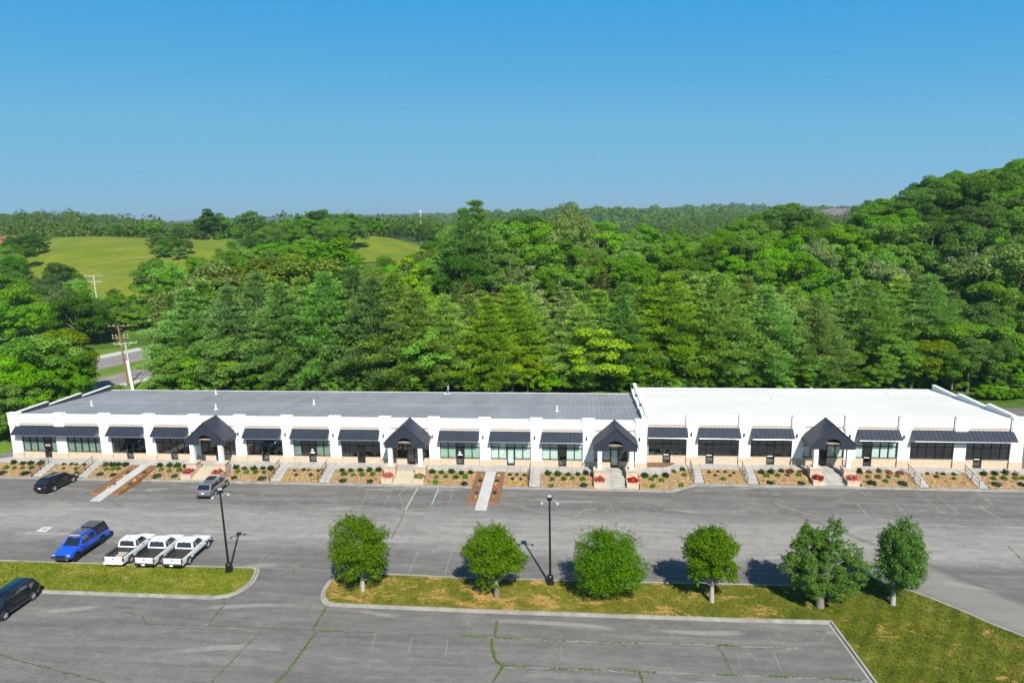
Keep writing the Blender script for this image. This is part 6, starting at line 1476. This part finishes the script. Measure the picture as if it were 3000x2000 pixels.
# ------------------------------------------------------------------ cracks, weeds, faded lines on the asphalt
CRACKS = [ # crop, points, width m, material, weeds per metre
 ('J', [(930, 700), (1380, 712), (1650, 722), (1990, 740)], .06, 0, 5), ('J', [(1990, 740), (2352, 753)], .06, 0, 22), ('H', [(0, 1212), (260, 1222), (640, 1240)], .07, 1, 40), ('H', [(640, 1240), (1200, 1258), (2090, 1282)], .09, 1, 15), ('I', [(0, 1280), (620, 1300)], .1, 1, 15),
 ('J', [(1320, 1069), (1400, 985), (1440, 945), (1530, 850), (1650, 725)], .05, 0, 8), ('J', [(1730, 1069), (1800, 1000), (1850, 930), (1900, 860), (1985, 745)], .06, 0, 28), ('J', [(1960, 735), (2010, 650), (2045, 590)], .06, 0, 26),
 ('J', [(0, 890), (130, 935), (230, 958), (400, 1000), (540, 1040), (680, 1069)], .06, 0, 9), ('J', [(0, 940), (130, 965), (200, 1010), (290, 1025), (400, 1010)], .04, 0, 0), ('J', [(380, 1069), (420, 1020), (400, 1000)], .04, 0, 2), ('J', [(40, 1065), (110, 1030), (180, 1010)], .03, 0, 0),
 ('J', [(230, 955), (440, 815), (560, 715), (700, 610)], .04, 0, 0), ('J', [(770, 625), (890, 645), (915, 690), (930, 700)], .04, 0, 6), ('J', [(1310, 705), (1360, 630), (1405, 575), (1400, 540)], .05, 0, 8),
 ('G', [(350, 440), (480, 330), (570, 245)], .06, 1, 1), ('G', [(570, 245), (350, 165)], .09, 1, 0), ('G', [(1165, 465), (1230, 350), (1265, 240)], .07, 0, 5), ('G', [(1265, 240), (1225, 120), (1300, 80)], .08, 1, 0), ('G', [(1265, 235), (1375, 70)], .08, 1, 0),
 ('G', [(570, 240), (920, 245), (1270, 232), (1450, 235)], .06, 1, 1), ('G', [(0, 195), (330, 190)], .05, 1, 0), ('G', [(0, 435), (300, 448), (720, 460)], .05, 1, 0), ('G', [(1150, 350), (1960, 372)], .04, 0, 0), ('H', [(0, 372), (600, 380), (1480, 405)], .04, 0, 0), ('G', [(120, 695), (400, 706), (720, 722)], .05, 0, 6),
 ('H', [(275, 1095), (262, 1215)], .07, 0, 35), ('H', [(240, 1225), (235, 1290), (262, 1390), (325, 1440)], .09, 0, 45), ('H', [(325, 1440), (240, 1568)], .08, 0, 30), ('H', [(325, 1440), (900, 1468), (1380, 1483)], .08, 1, 30), ('H', [(1380, 1483), (2090, 1507)], .07, 1, 12), ('I', [(0, 1503), (400, 1520), (920, 1538), (1150, 1550)], .08, 1, 26),
 ('H', [(1370, 1485), (1395, 1568)], .06, 0, 24), ('H', [(880, 395), (875, 520), (885, 610)], .06, 1, 2), ('H', [(1965, 1290), (2010, 1350), (2070, 1500)], .05, 0, 5), ('H', [(1890, 1150), (1910, 1280)], .03, 0, 1), ('H', [(480, 655), (880, 660)], .04, 1, 0), ('H', [(450, 510), (1100, 525), (1740, 540)], .05, 1, 1), ('I', [(150, 553), (520, 563)], .04, 1, 3),
 ('I', [(980, 293), (1500, 315), (2352, 330)], .07, 1, 0), ('I', [(430, 185), (1200, 190), (2100, 212)], .07, 1, 0), ('I', [(0, 128), (400, 160)], .05, 1, 1), ('I', [(430, 185), (620, 250), (800, 300)], .12, 1, 0), ('I', [(1070, 195), (1160, 290)], .12, 1, 0), ('I', [(1370, 200), (1450, 280)], .12, 1, 0), ('I', [(2000, 215), (2180, 318)], .14, 1, 0), ('I', [(1980, 90), (2120, 210)], .12, 1, 0), ('I', [(1520, 100), (1730, 265)], .08, 1, 0), ('I', [(1680, 130), (1850, 270)], .08, 1, 0), ('I', [(1070, 80), (1170, 145)], .1, 1, 0), ('I', [(1950, 712), (2250, 690)], .03, 0, 0), ('I', [(2230, 520), (2290, 580), (2350, 640)], .04, 0, 6),
 ('F', [(0, 345), (300, 352), (880, 365), (1290, 360), (1700, 375), (2352, 400)], .05, 0, 1.5), ('F', [(1000, 355), (1080, 400), (1120, 430)], .08, 0, 2), ('F', [(0, 765), (350, 775), (520, 770)], .04, 0, 0), ('F', [(1700, 650), (1900, 530), (2010, 400)], .06, 1, 0), ('F', [(280, 700), (540, 520), (700, 430), (860, 370)], .05, 1, 0), ('F', [(0, 612), (330, 628)], .04, 0, 0), ('F', [(1690, 655), (2352, 680)], .04, 0, 0), ('F', [(1800, 820), (2352, 835)], .03, 0, 0), ('F', [(0, 490), (180, 440), (440, 440), (480, 480)], .06, 1, 0),
 ('C', [(400, 1190), (560, 1210), (600, 1240)], .08, 1, 0), ('A', [(0, 1125), (280, 1130), (820, 1150)], .04, 0, 1), ('H', [(300, 180), (480, 220), (590, 260), (850, 270)], .12, 1, 0), ('H', [(880, 300), (930, 250), (1040, 235)], .16, 1, 0), ('H', [(1160, 190), (1120, 240)], .07, 1, 0)]
mbc = MB(); wc = []; rs_ = random.Random(9)
for k, pts, wd, mi, dens in CRACKS:
    P = [Vector(atz(*cr(k, *p))) for p in pts]; Q = []
    for a, b in zip(P[:-1], P[1:]):
        L = (b-a).length; n = max(1, int(L/.35)); nn = Vector((-(b-a).y, (b-a).x, 0)).normalized()
        for i in range(n): Q.append(a.lerp(b, i/n)+nn*rs_.gauss(0, .045))
        m_ = int(L*dens)
        for i in range(m_):
            t = rs_.random(); ph = math.sin(t*L*1.7+len(wc)*.001)+math.sin(t*L*.63+2)
            if ph+rs_.gauss(0, .6) < -.2: continue
            wc.append(a.lerp(b, t)+nn*rs_.gauss(0, .03))
    Q.append(P[-1])
    for a, b in zip(Q[:-1], Q[1:]):
        d = (b-a); 
        if d.length < 1e-4: continue
        nn = Vector((-d.y, d.x, 0)).normalized(); w0 = wd*.5*rs_.uniform(.6, 1.3)
        mbc.add([(a.x-nn.x*w0, a.y-nn.y*w0, .006+mi*.002), (a.x+nn.x*w0, a.y+nn.y*w0, .006+mi*.002), (b.x+nn.x*w0, b.y+nn.y*w0, .006+mi*.002), (b.x-nn.x*w0, b.y-nn.y*w0, .006+mi*.002)], [(0, 3, 2, 1)], mi)
tag(mbc.build('asphalt_cracks', [M['crack_dark'], M['crack_pale']], fix=False), kind='structure')
wc = [p for p in wc]; rs = np.random.RandomState(2)
C = np.array([[p.x, p.y, .03] for p in wc]); C = np.repeat(C, 7, 0)+rs.normal(size=(len(C)*7, 3))*np.array([.045, .04, .015]); C[:, 2] = np.abs(C[:, 2])+.01
me = leaf_mesh('crack_weeds', C, sph(rs, len(C))+np.array([0, 0, .7]), .05*(.6+.9*rs.rand(len(C))), M['weed_leaf'], .8, rs=rs)
o = bpy.data.objects.new('crack_weeds', me); col.objects.link(o); tag(o, 'green weeds growing along the cracks of the asphalt', 'weeds', None, 'stuff')
LINES = [('B', (1190, 1050), (1110, 1210), .07, 'paint_faint'), ('B', (1410, 1040), (1320, 1215), .08, 'paint_faint'), ('B', (1640, 1035), (1530, 1235), .08, 'paint_white'), ('B', (1835, 1035), (1770, 1185), .11, 'paint_blue'), ('G', (1380, 540), (1300, 730), .08, 'paint_faint'), ('G', (1650, 500), (1575, 745), .08, 'paint_faint'), ('G', (230, 560), (120, 680), .08, 'paint_faint'),
         ('B', (350, 1000), (190, 1110), .12, 'paint_faint'), ('B', (1960, 1040), (1930, 1200), .07, 'paint_faint'), ('G', (1045, 1190), (1010, 1330), .05, 'paint_faint'), ('G', (1325, 1220), (1290, 1350), .06, 'paint_faint'), ('G', (1600, 1230), (1582, 1360), .06, 'paint_faint'), ('H', (770, 1290), (772, 1395), .05, 'paint_faint'), ('I', (435, 1330), (492, 1470), .08, 'paint_faint'), ('I', (150, 1340), (185, 1460), .05, 'paint_faint')]
for k, a, b, wd, mt in LINES:
    a, b = Vector(atz(*cr(k, *a))), Vector(atz(*cr(k, *b))); d = (b-a).normalized(); nn = Vector((-d.y, d.x, 0))*wd*.5
    o = MB().add([(*(a-nn)[:2], .009), (*(a+nn)[:2], .009), (*(b+nn)[:2], .009), (*(b-nn)[:2], .009)], [(0, 3, 2, 1)]).build('parking_line', M[mt], fix=False); tag(o, kind='structure')
# square drain surround
a = atz(*cr('F', 330, 646)); b = atz(*cr('F', 465, 612))
x0, x1, y0, y1 = min(a[0], b[0]), max(a[0], b[0])+.2, min(a[1], b[1]), max(a[1], b[1])+.1
e = empty('drain', ((x0+x1)/2, (y0+y1)/2, 0), 'square drain with a white concrete surround in the asphalt left of the blue pickup', 'drain')
mb = MB(); t = .26; mb.box(x0, x1, y0, y0+t, .001, .03); mb.box(x0, x1, y1-t, y1, .001, .03); mb.box(x0, x0+t, y0+t, y1-t, .001, .03); mb.box(x1-t, x1, y0+t, y1-t, .001, .03); mb.build('surround', M['paint_white'], e)
mb = MB(); mb.box(x0+t+.001, x1-t-.001, y0+t+.001, y1-t-.001, .001, .02); mb.build('grate', M['kerb'], e)

# ------------------------------------------------------------------ haze
HAZE = .00013
mb = MB(); mb.box(-9300, 9400, -430, 9300, -8, 130)
hz_ = bpy.data.materials.new('haze_air'); hz_.use_nodes = True; t = hz_.node_tree; t.nodes.remove(t.nodes['Principled BSDF'])
pv = t.nodes.new('ShaderNodeVolumePrincipled'); pv.inputs['Density'].default_value = HAZE; pv.inputs['Color'].default_value = (.72, .88, 1.0, 1); pv.inputs['Anisotropy'].default_value = .2
t.links.new(pv.outputs[0], t.nodes['Material Output'].inputs['Volume'])
o = mb.build('haze', hz_); tag(o, 'thin blue air haze over the distant hills', 'haze', None, 'stuff')
